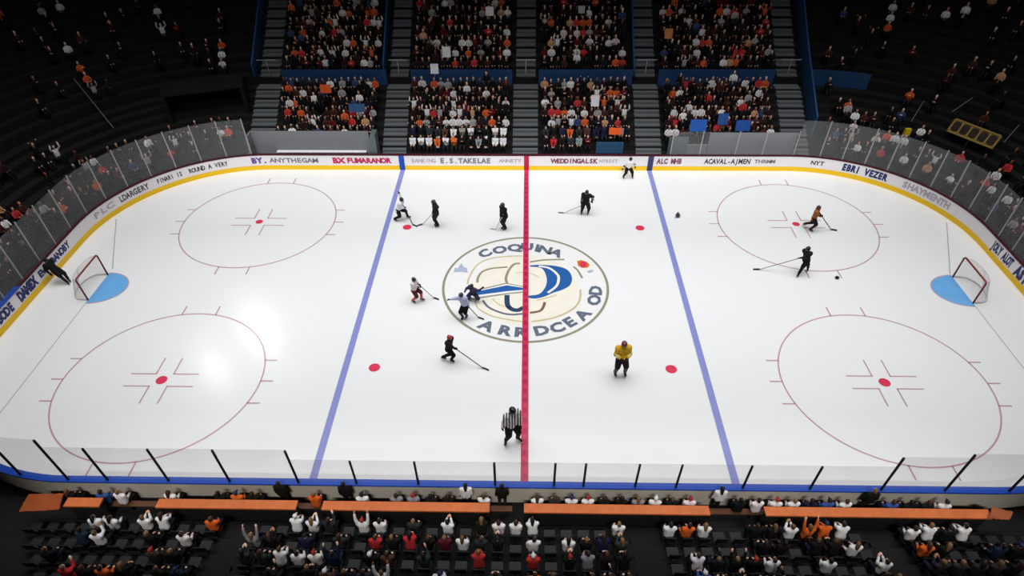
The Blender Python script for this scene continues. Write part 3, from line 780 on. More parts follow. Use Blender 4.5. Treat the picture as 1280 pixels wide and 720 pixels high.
    if stick:
        make_stick(stick_label, V(base), butt, heel, stick[2], stick_col, tape, s)
    return t
def make_stick(label, base, butt, heel, bd, colour, tape, s):
    st = thing('hockey_stick', label, 'hockey stick', base, 'hockey sticks')
    ax = (heel-butt).normalized(); mb = MB(); mb.tube([butt-ax*.08, butt, butt.lerp(heel, .5), heel], [.026*s, .026*s, .025*s, .025*s], 6)
    link('shaft', mb.mesh('shaft', WOODST), st, colour)
    b = MB(); b.tube([butt-ax*.10, butt+ax*.06], .031*s, 8); link('grip_tape', b.mesh('grip_tape', WOODST), st, tape)
    d = V(bd); d.z = 0; d.normalize(); up = V((0,0,1)); side = d.cross(up); vs = []; n = 6
    for i in range(n+1):
        t = i/n; c = heel+d*(.34*t-.02)*s+side*(.035*t*t)*s; h = (.095-.012*t*t)*s
        zb = max(.012, heel.z-.03)
        for w, z in ((-.016, zb), (.016, zb), (.016, zb+h), (-.016, zb+h)): q = c+side*w*s; vs.append((q.x, q.y, z))
    fs = [(0,1,2,3), (4*n+3,4*n+2,4*n+1,4*n)]
    for i in range(n):
        for k in range(4): fs.append((4*i+k, 4*i+(k+1) % 4, 4*i+4+(k+1) % 4, 4*i+4+k))
    link('blade', MB().add(vs, fs).mesh('blade', WOODST), st, tape)
    return st
def on_stick(butt, heel, t): return V(butt).lerp(V(heel), t)

BLACK, WHITE, RED = (22,22,24), (232,230,232), (178,40,44)
def P0(u, v):
    g = G(u, v); return (g.x, g.y, 0)
# 1 black helmet, white jersey, arm raised, stick towards the dot
B = P0(501, 275)
bt, hl = V((.30,.05,1.05)), V((.92,-.66,.03))
J = pose((-.05,.0,.86), (.45,.1,.9), (1,-.2,0), (.45,.2,.17), (-.38,-.1,.17), (.05,.35,2.05), on_stick(bt,hl,.1), look=(.8,-.5,-.4), s=1.08)
skater('skater in white jersey and black helmet raising one arm beside the blue line', B, J, WHITE, BLACK, BLACK, BLACK, stick=(bt,hl,(.9,-.4,0),'r'), stick_label='dark stick held by the arm-raising white skater at the blue line', toes={'l':(1,.2,0),'r':(.8,-.6,0)})
# 2 all black, upright, stick to the left
B = P0(547, 283)
bt, hl = V((.10,-.10,1.40)), V((-1.02,.16,.03))
J = pose((0,0,1.10), (-.12,0,1), (-1,-.15,0), (.05,-.11,.17), (-.02,.12,.17), on_stick(bt,hl,.32), on_stick(bt,hl,.02), look=(-.9,-.3,-.35), s=1.12)
skater('all-black skater standing upright with pale stick reaching to the white skater', B, J, (34,34,36), (38,38,40), BLACK, (52,52,54), stick=(bt,hl,(-.8,-.5,0),'lr'), stick_label='pale stick held by the all-black skater nearest the blue line', stick_col=(196,194,190), tape=(96,94,92))
# 3 black, stooping
B = P0(631, 287)
bt, hl = V((-.1,-.15,1.15)), V((-.62,-.05,.03))
J = pose((.0,.05,1.10), (-.16,-.05,1), (-.85,-.5,0), (.06,-.06,.17), (-.06,.12,.17), on_stick(bt,hl,.05), on_stick(bt,hl,.42), look=(-.8,-.45,-.45), s=1.12)
skater('all-black skater looking down just beside the red centre line', B, J, BLACK, (34,34,36), BLACK, (46,46,48), stick=(bt,hl,(-.8,.1,0),'lr'), stick_label='white stick held by the black skater beside the centre line', stick_col=(228,228,228), tape=(214,214,214))
# 4 black, facing camera, stick out to the left
B = P0(731, 267)
bt, hl = V((.45,-.12,1.08)), V((-1.45,-.02,.03))
J = pose((0,.05,.95), (.02,-.2,1), (-.25,-1,0), (.22,-.02,.17), (-.22,.0,.17), on_stick(bt,hl,.04), on_stick(bt,hl,.42), look=(-.3,-.9,-.3), s=1.1, knee={'l':(.2,-1,0),'r':(-.2,-1,0)})
skater('black skater facing the near stand with light grey stick swept out low', B, J, (30,28,30), BLACK, BLACK, BLACK, stick=(bt,hl,(-1,.1,0),'lr'), stick_label='light grey stick of the skater between centre line and far blue line', stick_col=(168,166,166), tape=(150,148,146), trim=(130,110,112))
# 5 white, by the far boards
B = P0(784, 222)
J = pose((0,.0,.84), (.12,-.12,1), (.15,-1,0), (.36,-.05,.17), (-.3,-.1,.17), (.42,-.22,1.0), (-.42,-.2,.85), look=(.1,-1,-.2), s=.98)
skater('skater in white jersey with maroon bands standing against the far boards', B, J, WHITE, BLACK, BLACK, (30,24,28), glove=(60,30,40), trim=(96,38,52))
# 7 orange and black, bending by the far faceoff dot
B = P0(1012, 289)
bt, hl = V((.38,.1,1.15)), V((1.42,.12,.03))
J = pose((.04,.12,.98), (.02,.0,1), (1,-.6,0), (-.30,.42,.30), (.0,.0,.17), on_stick(bt,hl,.02), on_stick(bt,hl,.42), look=(.6,-.7,-.35), s=1.06)
skater('skater in orange and black jersey striding beside the far faceoff dot', B, J, (156,96,50), (36,24,22), (62,36,32), (70,46,34), stick=(bt,hl,(1,-.2,0),'lr'), stick_label='dark stick held by the orange and black skater', stick_col=(90,76,74), trim=(28,20,20), toes={'l':(.8,.2,0),'r':(.7,-.7,0)})
# 8 black, long stick to the left
B = P0(1001, 344)
bt, hl = V((.05,.1,1.35)), V((-2.35,.48,.03))
J = pose((.10,.25,.98), (-.16,.1,1), (-1,-.45,0), (-.2,-.08,.17), (.52,.48,.17), on_stick(bt,hl,.16), on_stick(bt,hl,.02), look=(-.9,-.3,-.3), s=1.08, knee={'l':(-.6,-.6,0),'r':(.3,-.8,0)})
skater('black skater with legs apart reaching a very long stick across the faceoff circle', B, J, (34,36,34), BLACK, BLACK, BLACK, stick=(bt,hl,(-1,-.1,0),'lr'), stick_label='very long grey stick with thick black blade lying across the far circle', stick_col=(150,132,142), toes={'l':(-.6,-.8,0),'r':(-.3,-.9,0)})
# 9 white and red
B = P0(520, 377)
bt, hl = V((.28,.15,1.12)), V((1.0,.28,.03))
J = pose((-.02,.05,.90), (.10,.0,1), (1,-.25,0), (.32,.08,.17), (-.16,-.08,.17), on_stick(bt,hl,.0), on_stick(bt,hl,.38), look=(.8,-.5,-.35), s=1.0)
skater('skater in white jersey with red socks gliding towards the centre logo', B, J, (228,216,218), (92,38,44), (206,104,96), (24,22,24), stick=(bt,hl,(.9,-.3,0),'lr'), stick_label='grey stick held by the white and red skater by the logo', stick_col=(150,140,140), trim=(60,50,56), toes={'l':(1,-.1,0),'r':(.8,-.5,0)})
# 10 two tangled at the logo
B = P0(581, 398)
bt, hl = V((.18,-.02,1.0)), V((.78,.02,.03))
J = pose((.06,.08,.92), (-.3,.1,1), (-.5,-1,0), (.12,.06,.17), (-.1,-.04,.17), on_stick(bt,hl,.22), (-.78,.22,1.18), look=(-.6,-.7,-.4), s=1.02)
skater('skater in pale blue jersey and black shorts wrestling on the edge of the centre logo', B, J, (188,190,224), (18,16,18), (70,70,96), (52,48,78), stick=(bt,hl,(.8,-.3,0),'l'), stick_label='short dark stick low between the two tangled skaters', stick_col=(96,92,90), glove=(38,30,48))
B = P0(592, 375)
J = pose((.0,.05,.50), (-.1,-.25,1), (-.6,-.8,0), (.22,.08,.17), (-.20,.05,.17), (.52,-.1,.95), (-.42,-.12,.78), look=(-.7,-.6,-.3), s=.92, knee={'l':(.4,-1,.2),'r':(-.6,-1,.2)})
skater('crouching skater in dark blue jersey behind the pale blue one at the logo', B, J, (64,58,92), (52,50,76), (70,66,100), (36,30,40), glove=(30,24,26))
# 11 black with red helmet, long stick
B = P0(563, 452)
bt, hl = V((.05,.0,1.25)), V((1.72,-.48,.03))
J = pose((-.02,.1,.93), (.12,.0,1), (1,-.4,0), (-.40,.12,.22), (.06,.0,.17), on_stick(bt,hl,.02), on_stick(bt,hl,.24), look=(.7,-.6,-.35), s=1.05)
skater('black skater in red helmet stretching a long stick towards the centre line', B, J, (34,34,36), BLACK, (30,30,32), (176,44,48), stick=(bt,hl,(.9,-.35,0),'lr'), stick_label='long dark stick reaching from the red-helmeted skater towards the centre line', stick_col=(88,86,86), toes={'l':(.7,-.2,0),'r':(.9,-.5,0)})
# 12 yellow
B = P0(774, 468)
J = pose((0,.0,1.30), (.0,-.05,1), (.1,-1,0), (.26,-.02,.22), (-.23,-.02,.22), (.17,-.38,1.52), (-.13,-.38,1.50), look=(.0,-1,-.3), s=1.3)
skater('lone skater in yellow jersey with dark shorts and maroon helmet', B, J, (222,176,40), (46,32,42), (84,84,84), (112,44,56), glove=(40,28,36), trim=(240,226,150))
# 13 official
B = P0(639, 554)
J = pose((.0,.05,1.38), (.08,-.02,1), (.55,-.85,0), (.30,.16,.24), (-.24,.0,.24), (.40,-.05,1.36), (-.36,-.12,1.28), look=(.5,-.8,-.3), s=1.36)
skater('official in black and white striped shirt standing alone near the centre line', B, J, WHITE, BLACK, BLACK, BLACK, jersey_mat=STRIPE, toes={'l':(.8,-.6,0),'r':(-.1,-1,0)}, visor=False)
# 14 black-clad figure leaning back on the boards
B = P0(86, 353)
J = pose((-.42,.1,.86), (-.52,.15,.85), (.9,-.5,0), (.0,.1,.17), (.05,-.15,.17), (-.95,.5,1.3), (-.55,-.25,.85), look=(.8,-.4,-.1), s=1.05)
skater('black-clad skater leaning back against the end boards behind the goal', B, J, (26,24,24), BLACK, (34,30,28), BLACK)

# loose helmet, puck
g = G(847, 271)
t = thing('helmet', 'dark helmet lying alone on the ice beyond the far blue line', 'helmet', (g.x, g.y, .0))
b = MB(); b.ell((0,0,.14), (.15,.19,.14), None, 14, 10); b.ell((0,-.05,.10), (.14,.14,.10), None, 12, 8); b.cap((-.0,-.12,.25), (0,.1,.26), .06, .05)
link('shell', fuse(b, .014, 1200, HELM, 'shell'), t, (54,54,58))
MB().tube([(-.12,-.05,.06),(-.2,-.16,.03),(-.24,-.26,.02)], .012, 6).build('chin_strap', RUBBER, t)
g = G(1046, 348)
mb = MB(); mb.tube([(0,0,.012),(0,0,.02),(0,0,.085),(0,0,.093)], [.105,.115,.115,.105], 24)
o = mb.build('puck', RUBBER); o.location = (g.x, g.y, .018); tag(o, 'black puck on the ice just outside the far faceoff circle', 'puck')

# ------------------------------------------------------------------ goals
def goal(sx, cy, label):
    t = thing('hockey_goal', label, 'hockey goal', (sx*25.2, cy, .03))
    w, h, dp = 1.18, 1.45, 1.15; q = sx
    f = MB(); f.tube([(0,-w,0),(0,-w,h-.08),(0,-w+.08,h),(0,w-.08,h),(0,w,h-.08),(0,w,0)], .05, 10); f.build('frame', GOALRED, t, True)
    bs = MB(); bs.tube([(0,-w,.04)]+[(q*dp*math.sin(PI*i/10)**.6, -w*math.cos(PI*i/10)*1.02, .04) for i in range(1,10)]+[(0,w,.04)], .035, 8)
    bs.tube([(0,-w+.08,h-.02)]+[(q*.5*math.sin(PI*i/10)**.6, -(w-.08)*math.cos(PI*i/10), h-.02) for i in range(1,10)]+[(0,w-.08,h-.02)], .028, 8)
    bs.tube([(q*.5,0,h-.02),(q*dp,0,.04)], .028, 8); bs.build('back_frame', WHITE_P, t, True)
    n, m_ = 40, 20; net = MB()
    def sp(i, j):
        a = PI*i/n; f2 = j/m_; d = (dp*(1-f2)+.5*f2)*math.sin(a)**.6; ww = w*(1-f2)+(w-.08)*f2
        return V((q*d, -ww*math.cos(a), .05+(h-.08)*f2))
    for i in range(n+1): net.tube([sp(i,j) for j in range(0,m_+1,2)], .005, 3, cap=False)
    for j in range(0, m_+1): net.tube([sp(i,j) for i in range(n+1)], .005, 3, cap=False)
    for i in range(1, 14):
        y = -w+2*w*i/14; a = math.acos(max(-1, min(1, -y/(w-.08)))) if abs(y) < w-.08 else 0
        net.tube([(0,y,h-.02),(q*.5*math.sin(a)**.6,y,h-.02)], .005, 3, cap=False)
    for k in range(1, 4):
        d = .5*k/4; net.tube([(q*d,-(w-.1),h-.02),(q*d,w-.1,h-.02)], .005, 3, cap=False)
    net.build('net', NETM, t)
goal(-1, -.05, 'red-framed goal with blue crease in front of the leaning black-clad skater')
goal(1, .2, 'red-framed goal with blue crease at the end below the yellow-framed banner')

# ------------------------------------------------------------------ near stand
NROWS = [(-15.82-.83*k, .22+.3*k) for k in range(5)]
mb = MB()
prof = [(-15.30, -.3), (-15.30, .22)]
for y, z in NROWS: prof += [(y-.40, z), (y-.40, z+.3)]
prof = prof[:-1] + [(-40, NROWS[-1][1]), (-40, -.3)]
vs = [(-34, y, z) for y, z in prof] + [(34, y, z) for y, z in prof]; k = len(prof)
mb.add(vs, [(i, i+1, k+i+1, k+i) for i in range(k-1)] + [tuple(range(k)), tuple(range(2*k-1, k-1, -1))])
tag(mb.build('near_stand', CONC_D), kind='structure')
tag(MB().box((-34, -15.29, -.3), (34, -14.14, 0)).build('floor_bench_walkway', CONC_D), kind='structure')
# orange ledge behind the benches, in lengths
def Xn(u, z=1.05, Y=-15.05):
    lo, hi = -26.0, 26.0
    for _ in range(40):
        m_ = (lo+hi)/2
        if PX((m_, Y, z))[0] < u: lo = m_
        else: hi = m_
    return lo
LEDGES = [(84,128,'orange ledge in the short length below the brown tarpaulin'), (198,372,'orange ledge behind the bench below the near blue line end'), (404,612,'orange ledge behind the bench just before the centre line'), (655,886,'orange ledge behind the bench just past the centre line'), (955,1236,'longest orange ledge towards the yellow-banner end of the near benches')]
for a, b, lb in LEDGES:
    x0, x1 = Xn(a), Xn(b); t = thing('bench_ledge', lb, 'ledge', ((x0+x1)/2, -15.05, 0), 'orange ledges of the near benches'); h = (x1-x0)/2
    MB().box((-h, -.22, 1.08), (h, .18, 1.16)).build('top_board', ORANGE, t); MB().box((-h, -.06, .0), (h, .02, 1.08)).build('front_panel', CONC_D, t)
for a, b, lb in ((75, 640, 'long dark team bench on the black-clad skater side of the centre line'), (668, 1230, 'long dark team bench on the yellow-banner side of the centre line')):
    x0, x1 = Xn(a), Xn(b); t = thing('team_bench', lb, 'bench', ((x0+x1)/2, -14.66, 0), 'team benches'); h = (x1-x0)/2
    MB().box((-h, -.15, .40), (h, .11, .45)).build('seat_board', mat('bench_wood', (92, 60, 40), .6), t)
    lg = MB()
    for i in range(9): x = -h+.2+(2*h-.4)*i/8; lg.box((x-.03, -.1, 0), (x+.03, .12, .40))
    lg.build('support', POST_D, t)
# tarpaulins
def tarp(px, z, c, lb):
    pts = [G(u, v, z) for u, v in px]; mb = MB(); n = 8; rr = random.Random(3)
    vs = []; 
    for j in range(n+1):
        for i in range(n+1):
            a = pts[0].lerp(pts[1], i/n); b = pts[3].lerp(pts[2], i/n); p = a.lerp(b, j/n); vs.append(p+V((0,0,rr.uniform(0,.05))))
    m_ = len(vs); vs += [p-V((0,0,.04)) for p in vs]
    fs = []
    for j in range(n):
        for i in range(n):
            a = j*(n+1)+i; fs += [(a,a+1,a+n+2,a+n+1), (m_+a,m_+a+n+1,m_+a+n+2,m_+a+1)]
    o = mb.add(vs, fs).build('tarpaulin', mat('tarp_cloth', c, .8, var=.25, scale=2), smooth=True); tag(o, lb, 'tarpaulin'); return o

# spectators: prototypes
def spectator_proto(kind):
    P = dict(hip=(0,0,.607), lean=(0,.03,1), la=(-.12,.30,.09), ra=(.12,.30,.09), look=(0,1,-.18))
    if kind == 'lap': P.update(lw=(-.12,.30,.72), rw=(.12,.30,.72))
    if kind == 'lean': P.update(lean=(0,.32,1), lw=(-.07,.50,.70), rw=(.07,.50,.70), look=(.1,1,-.25))
    if kind == 'clap': P.update(lw=(-.07,.34,1.0), rw=(.06,.35,1.02), look=(-.25,1,-.15))
    if kind == 'cheer': P.update(lw=(-.25,.15,1.55), rw=(.25,.18,1.57), look=(0,1,0))
    if kind == 'slouch': P.update(lean=(.08,.0,1), lw=(-.2,.2,.66), rw=(.1,.32,.70), look=(.35,1,-.2))
    if kind == 'phone': P.update(lw=(-.1,.3,.72), rw=(.08,.38,1.18), look=(.05,1,-.1))
    if kind == 'bench': P.update(la=(-.11,.27,.09), ra=(.11,.27,.09), lw=(-.12,.28,.72), rw=(.12,.28,.72), look=(.2,1,-.15))
    if kind == 'stand': P.update(hip=(0,.0,.93), la=(-.1,-.03,.09), ra=(.1,.03,.09), lw=(-.26,.08,.85), rw=(.24,.1,.87))
    J = pose(P['hip'], P['lean'], (0,1,0), P['la'], P['ra'], P['lw'], P['rw'], look=P['look'], s=.98, elbow=None if kind in ('cheer',) else {'l':(-.22,-.4,-1),'r':(.22,-.4,-1)})
    b = MB(); torso(b, J); arms(b, J); head(b, J)
    for k in 'lr': leg(b, J, k); hand(b, J, k); foot(b, J, k, (0,1,0), .012)
    body = fuse(b, .0105, 1500, [SKIN, EYE, LIP, DARK], 'spectator_body'); paint_face(body, J)
    for p in body.polygons:
        if min((p.center-J.an[k]).length for k in 'lr') < .2 and p.center.z < .14: p.material_index = 3
    b = MB(); torso(b, J, .022); arms(b, J, .02, .92)
    for sg in (-1, 1): b.cap(J.hip+J.r*sg*.07, J.hip+J.T*.1+J.r*sg*.07, .138, .135)
    top = fuse(b, .022, 520, CLOTH, 'spectator_top')
    b = MB()
    for k in 'lr': leg(b, J, k, .018, 0, .97)
    trousers = fuse(b, .02, 360, CLOTH, 'spectator_trousers')
    M = Matrix((J.hr, J.LK, J.hup)).transposed(); H = J.head; s = .98
    hairs = []
    b = MB(); b.ell(H+J.hup*.035-J.LK*.022, (.086,.094,.100), M, 12, 9); b.ell(H-J.LK*.05-J.hup*.03, (.078,.055,.085), M, 10, 7); hairs.append(fuse(b, .014, 260, HAIR, 'short_hair'))
    b = MB(); b.ell(H+J.hup*.035-J.LK*.022, (.09,.097,.102), M, 12, 9); b.cap(H-J.LK*.05, H-J.LK*.085-J.hup*.2, .085, .055)
    hairs.append(fuse(b, .014, 300, HAIR, 'long_hair'))
    b = MB(); b.ell(H+J.hup*.048-J.LK*.012, (.09,.106,.092), M, 12, 9); b.cap(H+J.LK*.08+J.hup*.06, H+J.LK*.15+J.hup*.045, .04, .03)
    hairs.append(fuse(b, .014, 280, HAIR, 'cap'))
    return body, top, trousers, hairs
KINDS = ['lap', 'lean', 'clap', 'cheer', 'slouch', 'phone', 'stand', 'bench']
PROTO = {k: spectator_proto(k) for k in KINDS}
HN = ['hair', 'hair', 'cap']
COLN = [('black',(20,20,22),34),('charcoal',(44,46,50),16),('navy',(28,36,62),8),('white',(226,226,228),15),('grey',(140,140,144),7),('maroon',(88,26,36),5),('orange',(214,98,40),5),('red',(188,50,48),4),('brown',(84,58,44),5),('blue',(52,86,150),3)]
CD = {n: c for n, c, _ in COLN}; CD['yellow'] = (226,184,44)
PEOPLE = []
def spectator(loc, rz, where, r, colour=None, kind=None, tabs=COLN):
    kind = kind or r.choices(KINDS[:6], (6,3,2,1,3,1.5))[0]; body, top, tr, hairs = PROTO[kind]
    if colour is None: colour = r.choices([n for n, _, _ in tabs], [w for _, _, w in tabs])[0]
    t = bpy.data.objects.new('person', None); COL.objects.link(t); t.location = loc; t.rotation_euler = (0, 0, rz); t.empty_display_size = .2
    hi = r.choices((0,1,2), (5,3,2))[0]
    j = lambda c, a: tuple(max(0, min(255, x+r.randint(-a, a))) for x in c)
    link('body', body, t, r.choice(SKINS)); a = link('top', top, t, j(CD[colour], 6)); link('trousers', tr, t, r.choice(((24,24,28),(34,38,54),(44,38,34),(28,26,28))))
    link(HN[hi], hairs[hi], t, r.choice(HAIRS[:6] if hi < 2 else [(20,20,22),(30,40,80),(150,40,36),(220,220,220)]))
    PEOPLE.append(dict(o=t, where=where, colour=colour, top=a, x=loc[0], y=loc[1], z=loc[2], kind=kind, hair=hi))
    return t
# seats in the near stand
sp_ = MB(); sp_.box((-.22,-.20,.40), (.22,.22,.445)); seat_pan = sp_.mesh('seat_pan', SEATM)
sb = MB(); Ms = Matrix.Translation((0,-.225,.42)) @ Matrix.Rotation(.12, 4, 'X'); sb.box((-.22,-.045,.02), (.22,-.005,.44), Ms); back = sb.mesh('backrest', SEATM)
pd = MB(); pd.box((-.03,-.1,0), (.03,.08,.40)); pd.box((-.12,-.14,0), (.12,.12,.02)); pedestal = pd.mesh('pedestal', SEATM)
for me_ in (seat_pan, back):
    bm = bmesh.new(); bm.from_mesh(me_); bmesh.ops.bevel(bm, geom=bm.edges[:], offset=.015, segments=2, affect='EDGES'); bm.to_mesh(me_); bm.free()
AISLES = [-11.3, 4.55, 13.9]
ORD = ['first','second','third','fourth','fifth']
nr = random.Random(21); n_seats = 0
for ri, (y, z) in enumerate(NROWS):
    half = Xn(1280, z+1.0, y)+.3; n = int(half/.66)+1; xs = [(i+.5)*.66 for i in range(-n, n)]
    for x in xs:
        if min(abs(x-a) for a in AISLES) < .72: continue
        occ = nr.random() < .66
        if n_seats < 300:
            t = bpy.data.objects.new('stadium_seat', None); COL.objects.link(t); t.location = (x, y-.12, z); t.empty_display_size = .2; n_seats += 1
            for nm, md in (('seat_pan', seat_pan), ('backrest', back), ('pedestal', pedestal)): link(nm, md, t, (20,21,24))
            tag(t, 'dark grey seat %s in the %s near row behind the orange ledge' % ('under a spectator' if occ else 'left empty', ORD[ri]), 'seat', '%s seats of the %s near row' % ('occupied' if occ else 'empty', ORD[ri]))
        hp = PX((x, y, z+1))
        if (hp[0] < 100 and hp[1] < 668) or (hp[0] > 1215 and hp[1] < 672): occ = False
        if occ: spectator((x, y-.12, z), nr.uniform(-.12, .12), ('near', ri), nr)
# bench row
BC = [('black',0,30),('charcoal',0,10),('white',0,30),('grey',0,10),('orange',0,8),('red',0,5),('navy',0,6),('blue',0,4)]
up = [Xn(u, 1.6, -14.62) for u in (345, 427, 581, 627, 905, 1098)]
xb = Xn(80)
while xb < Xn(1225):
    near_up = min(up, key=lambda q: abs(q-xb))
    if -.1 < near_up-xb < .66:
        spectator((near_up, -14.385, 0), nr.uniform(-.1,.1), ('bench', 0), nr, 'black', 'stand'); up.remove(near_up); up.append(999); xb = near_up+.74; continue
    if not (Xn(640) < xb < Xn(668)) and nr.random() < .85: spectator((xb, -14.68, .016), nr.uniform(-.1,.1), ('bench', 0), nr, kind='bench', tabs=BC)
    xb += nr.uniform(.66, .72)
for a in AISLES:
    mb = MB()
    for y, z in NROWS: mb.box((a-.36, y-.39, z+.004), (a+.36, y+.38, z+.02)); mb.box((a-.36, y-.39, z+.02), (a+.36, y-.1, z+.15))
    o = mb.build('aisle_step', CONC_D); tag(o, {-11.3:'dark aisle steps in the near stand closest to the brown tarpaulin', 4.55:'dark aisle steps in the near stand just past the centre line', 13.9:'dark aisle steps in the near stand closest to the yellow-banner end'}[a], 'steps', 'aisle steps of the near stand')
# far individuals
for p, nn, z, tier, e, s in indiv_far:
    spectator((p.x, p.y, z+.012), PI+nr.uniform(-.2,.2), ('far', 0 if e < .1 else 1), nr, kind=nr.choices(('lap','clap','lean','cheer'), (5,3,3,1))[0])
# colours seen in the photograph at particular seats
WH = [(60,655),(110,660),(125,660),(140,657),(165,643),(180,645),(195,660),(220,655),(237,640),(275,655),(298,640),(296,661),(150,690),(160,690),(325,637),(345,660),(362,640),(375,665),(380,660),(360,688),(370,689),(400,680),(345,700),(450,637),(462,665),(470,657),(450,657),(540,645),(547,647),(590,632),(570,675),(565,657),(548,662),(615,625),(620,660),(635,667),(643,645),(658,676),(668,662),(690,680),(715,690),(755,645),(760,655),(767,652),(785,612),(828,650),(875,660),(887,660),(910,680),(895,615),(975,625),(990,645),(1020,652),(1050,645),(1058,648),(1090,650),(995,663),(1020,665),(1067,660),(1100,662),(1115,662),(1145,662),(1170,662),(1195,645),(1260,637),(1212,680),(1240,672),(1065,682),(1090,682),(980,702),(1040,702),(1120,705),(560,705),(575,715),(540,712)]
OR_ = [(832,678),(895,643),(860,677),(138,671),(1150,685),(1012,672),(1042,672),(243,655),(255,662)]
taken = set()
for lst, nm in ((OR_, 'orange'), (WH, 'white'), ([(168,612),(938,617)], 'yellow')):
    for u, v in lst:
        best = None
        for i, p in enumerate(PEOPLE):
            if p['where'][0] == 'far' or i in taken: continue
            q = PX((p['x'], p['y'], p['z']+.95)); d = math.hypot(q[0]-u, q[1]-v)
            if d < 16 and (best is None or d < best[0]): best = (d, i)
        if best: taken.add(best[1]); p = PEOPLE[best[1]]; p['colour'] = nm; p['top'].color = (*lin(CD[nm]), 1)
for i, p in enumerate(PEOPLE):
    if p['where'][0] == 'near' and i not in taken and p['colour'] in ('white','grey') and nr.random() < .6: p['colour'] = 'black'; p['top'].color = (*lin(CD['black']), 1)
# labels: look first, then row and order of that look along the row
BIG = ['first','second','third','fourth','fifth','sixth','seventh','eighth','ninth','tenth','eleventh','twelfth','thirteenth','fourteenth','fifteenth','sixteenth','seventeenth','eighteenth','nineteenth','twentieth','twenty-first','twenty-second','twenty-third','twenty-fourth','twenty-fifth','twenty-sixth','twenty-seventh','twenty-eighth','twenty-ninth','thirtieth']
from collections import defaultdict
HW = ['short-haired', 'long-haired', 'capped']
gr = defaultdict(list)
for p in PEOPLE: gr[(p['where'], p['colour'], p['hair'])].append(p)
for (w, c, h), lst in gr.items():
    lst.sort(key=lambda p: -p['x'])
    wh = {'near': '%s near row' % ORD[w[1]], 'bench': 'near bench row', 'far': '%s far row' % ORD[w[1]]}[w[0]]
    for i, p in enumerate(lst):
        lb = '%s %s spectator in %s top, %s, counted from the yellow-banner end' % (BIG[i], HW[h], c, wh) if len(lst) > 1 else 'only %s spectator in %s top in the %s' % (HW[h], c, wh)
        tag(p['o'], lb, 'person', {'near': 'spectators in the near stand', 'bench': 'people on the near benches', 'far': 'spectators in the front far rows'}[w[0]])

# brown tarpaulins lying over the ends of the walkway
tarp([(36,618),(80,617),(74,637),(24,640)], 1.25, (150,72,30), 'brown-orange tarpaulin at the end of the near walkway below the glass corner')
tarp([(1240,634),(1266,640),(1262,650),(1236,648)], 1.25, (150,82,50), 'brown cloth at the yellow-banner end of the near stand')

# ------------------------------------------------------------------ signs and flags in the far crowd
def held(name, u, v, w, h, c, lb, cat, grp, lift=2.0, pole=True):
    p, d = stand_hit(u, v, lift); t = thing(name, lb, cat, (p.x, p.y, p.z), grp)
    m_ = mat(name + '_card', c, .7, var=.06); mb = MB(); n = 5; vs = []; fs = []
    M = Matrix.Rotation(-.25, 4, 'X')
    for i in range(n+1):
        x = -w/2+w*i/n; y = .03*math.sin(i*1.7)
        for yy in (y-.012, y+.012):
            for z in (-h/2, h/2): vs.append(M @ V((x, yy, z)))
    for i in range(n):
        a = 4*i; fs += [(a,a+4,a+5,a+1),(a+2,a+3,a+7,a+6),(a+1,a+5,a+7,a+3),(a,a+2,a+6,a+4)]
    fs += [(0,1,3,2),(4*n,4*n+2,4*n+3,4*n+1)]
    mb.add(vs, fs).build('sheet', m_, t); MB().tube([M @ V((0,.03,-h/2-.25)), M @ V((0,.03,h/2))], .015, 6).build('handle', POST_L, t)
for u, v, w, h, c, lb in ((612,14,.62,.62,(210,210,214),'white sign high in the upper tier near the centre stair'),(558,65,.62,.75,(214,214,216),'white sign held in the middle of the upper tier'),(543,86,.6,.7,(214,218,224),'white sign held just over the blue barrier'),
        (727,12,.5,.5,(160,160,164),'grey sign at the top of the section above the blue tarpaulin'),(836,42,.6,.7,(190,120,70),'orange-tan flag in the upper tier above the blue flags'),(744,126,.6,.8,(214,214,218),'white sign in the lower tier above the orange banner')):
    held('fan_sign', u, v, w, h, c, lb, 'sign', 'signs held up in the far crowd')
for u, v, w, h, c, lb in ((873,157,1.2,.85,(36,92,176),'larger blue flag nearest the navy stripe stair'),(904,149,.75,.8,(40,84,150),'small square blue flag between two others'),(929,157,1.05,.75,(30,80,160),'blue flag closest to the tall blue side wall'),(446,135,1.2,.6,(48,82,124),'muted blue flag above the penalty box'),(769,164,.9,.5,(226,92,30),'bright orange banner above the blue tarpaulin'),(407,111,.8,.6,(214,84,36),'orange flag high above the penalty box')):
    held('fan_flag', u, v, w, h, c, lb, 'flag', 'flags in the far crowd')
p, d = stand_hit(762, 184, .9)
o = MB().box((p.x-1.0, p.y-.06, p.z-.45), (p.x+1.0, p.y+.02, p.z+.4)).build('tarpaulin', mat('blue_tarp', (46,84,120), .7, var=.2, scale=4)); tag(o, 'dark blue tarpaulin over front seats below the orange banner', 'tarpaulin')
# yellow framed banner in the dark corner
pa, _ = stand_hit(1190, 156, 1.0); pb, _ = stand_hit(1247, 176, 1.0)
pb.z = pa.z
t = thing('framed_banner', 'yellow-framed banner of dark round badges in the unlit corner stand', 'banner', (pa+pb)/2)
L = (pb-pa).length; ang = math.atan2(pb.y-pa.y, pb.x-pa.x); t.rotation_euler = (-.5, 0, ang)
YF = mat('yellow_banner_frame', (150,124,58), .6)
f = MB(); hh = .42
for lo, hi in (((-L/2-.06,-.04,-hh-.06),(L/2+.06,.04,-hh+.06)), ((-L/2,-.04,hh-.05),(L/2,.04,hh+.05)), ((-L/2-.06,-.04,-hh),(-L/2+.06,.04,hh)), ((L/2-.06,-.04,-hh),(L/2+.06,.04,hh))): f.box(lo, hi)
for i in range(1, 5): x = -L/2+L*i/5; f.box((x-.05,-.04,-hh), (x+.05,.04,hh))
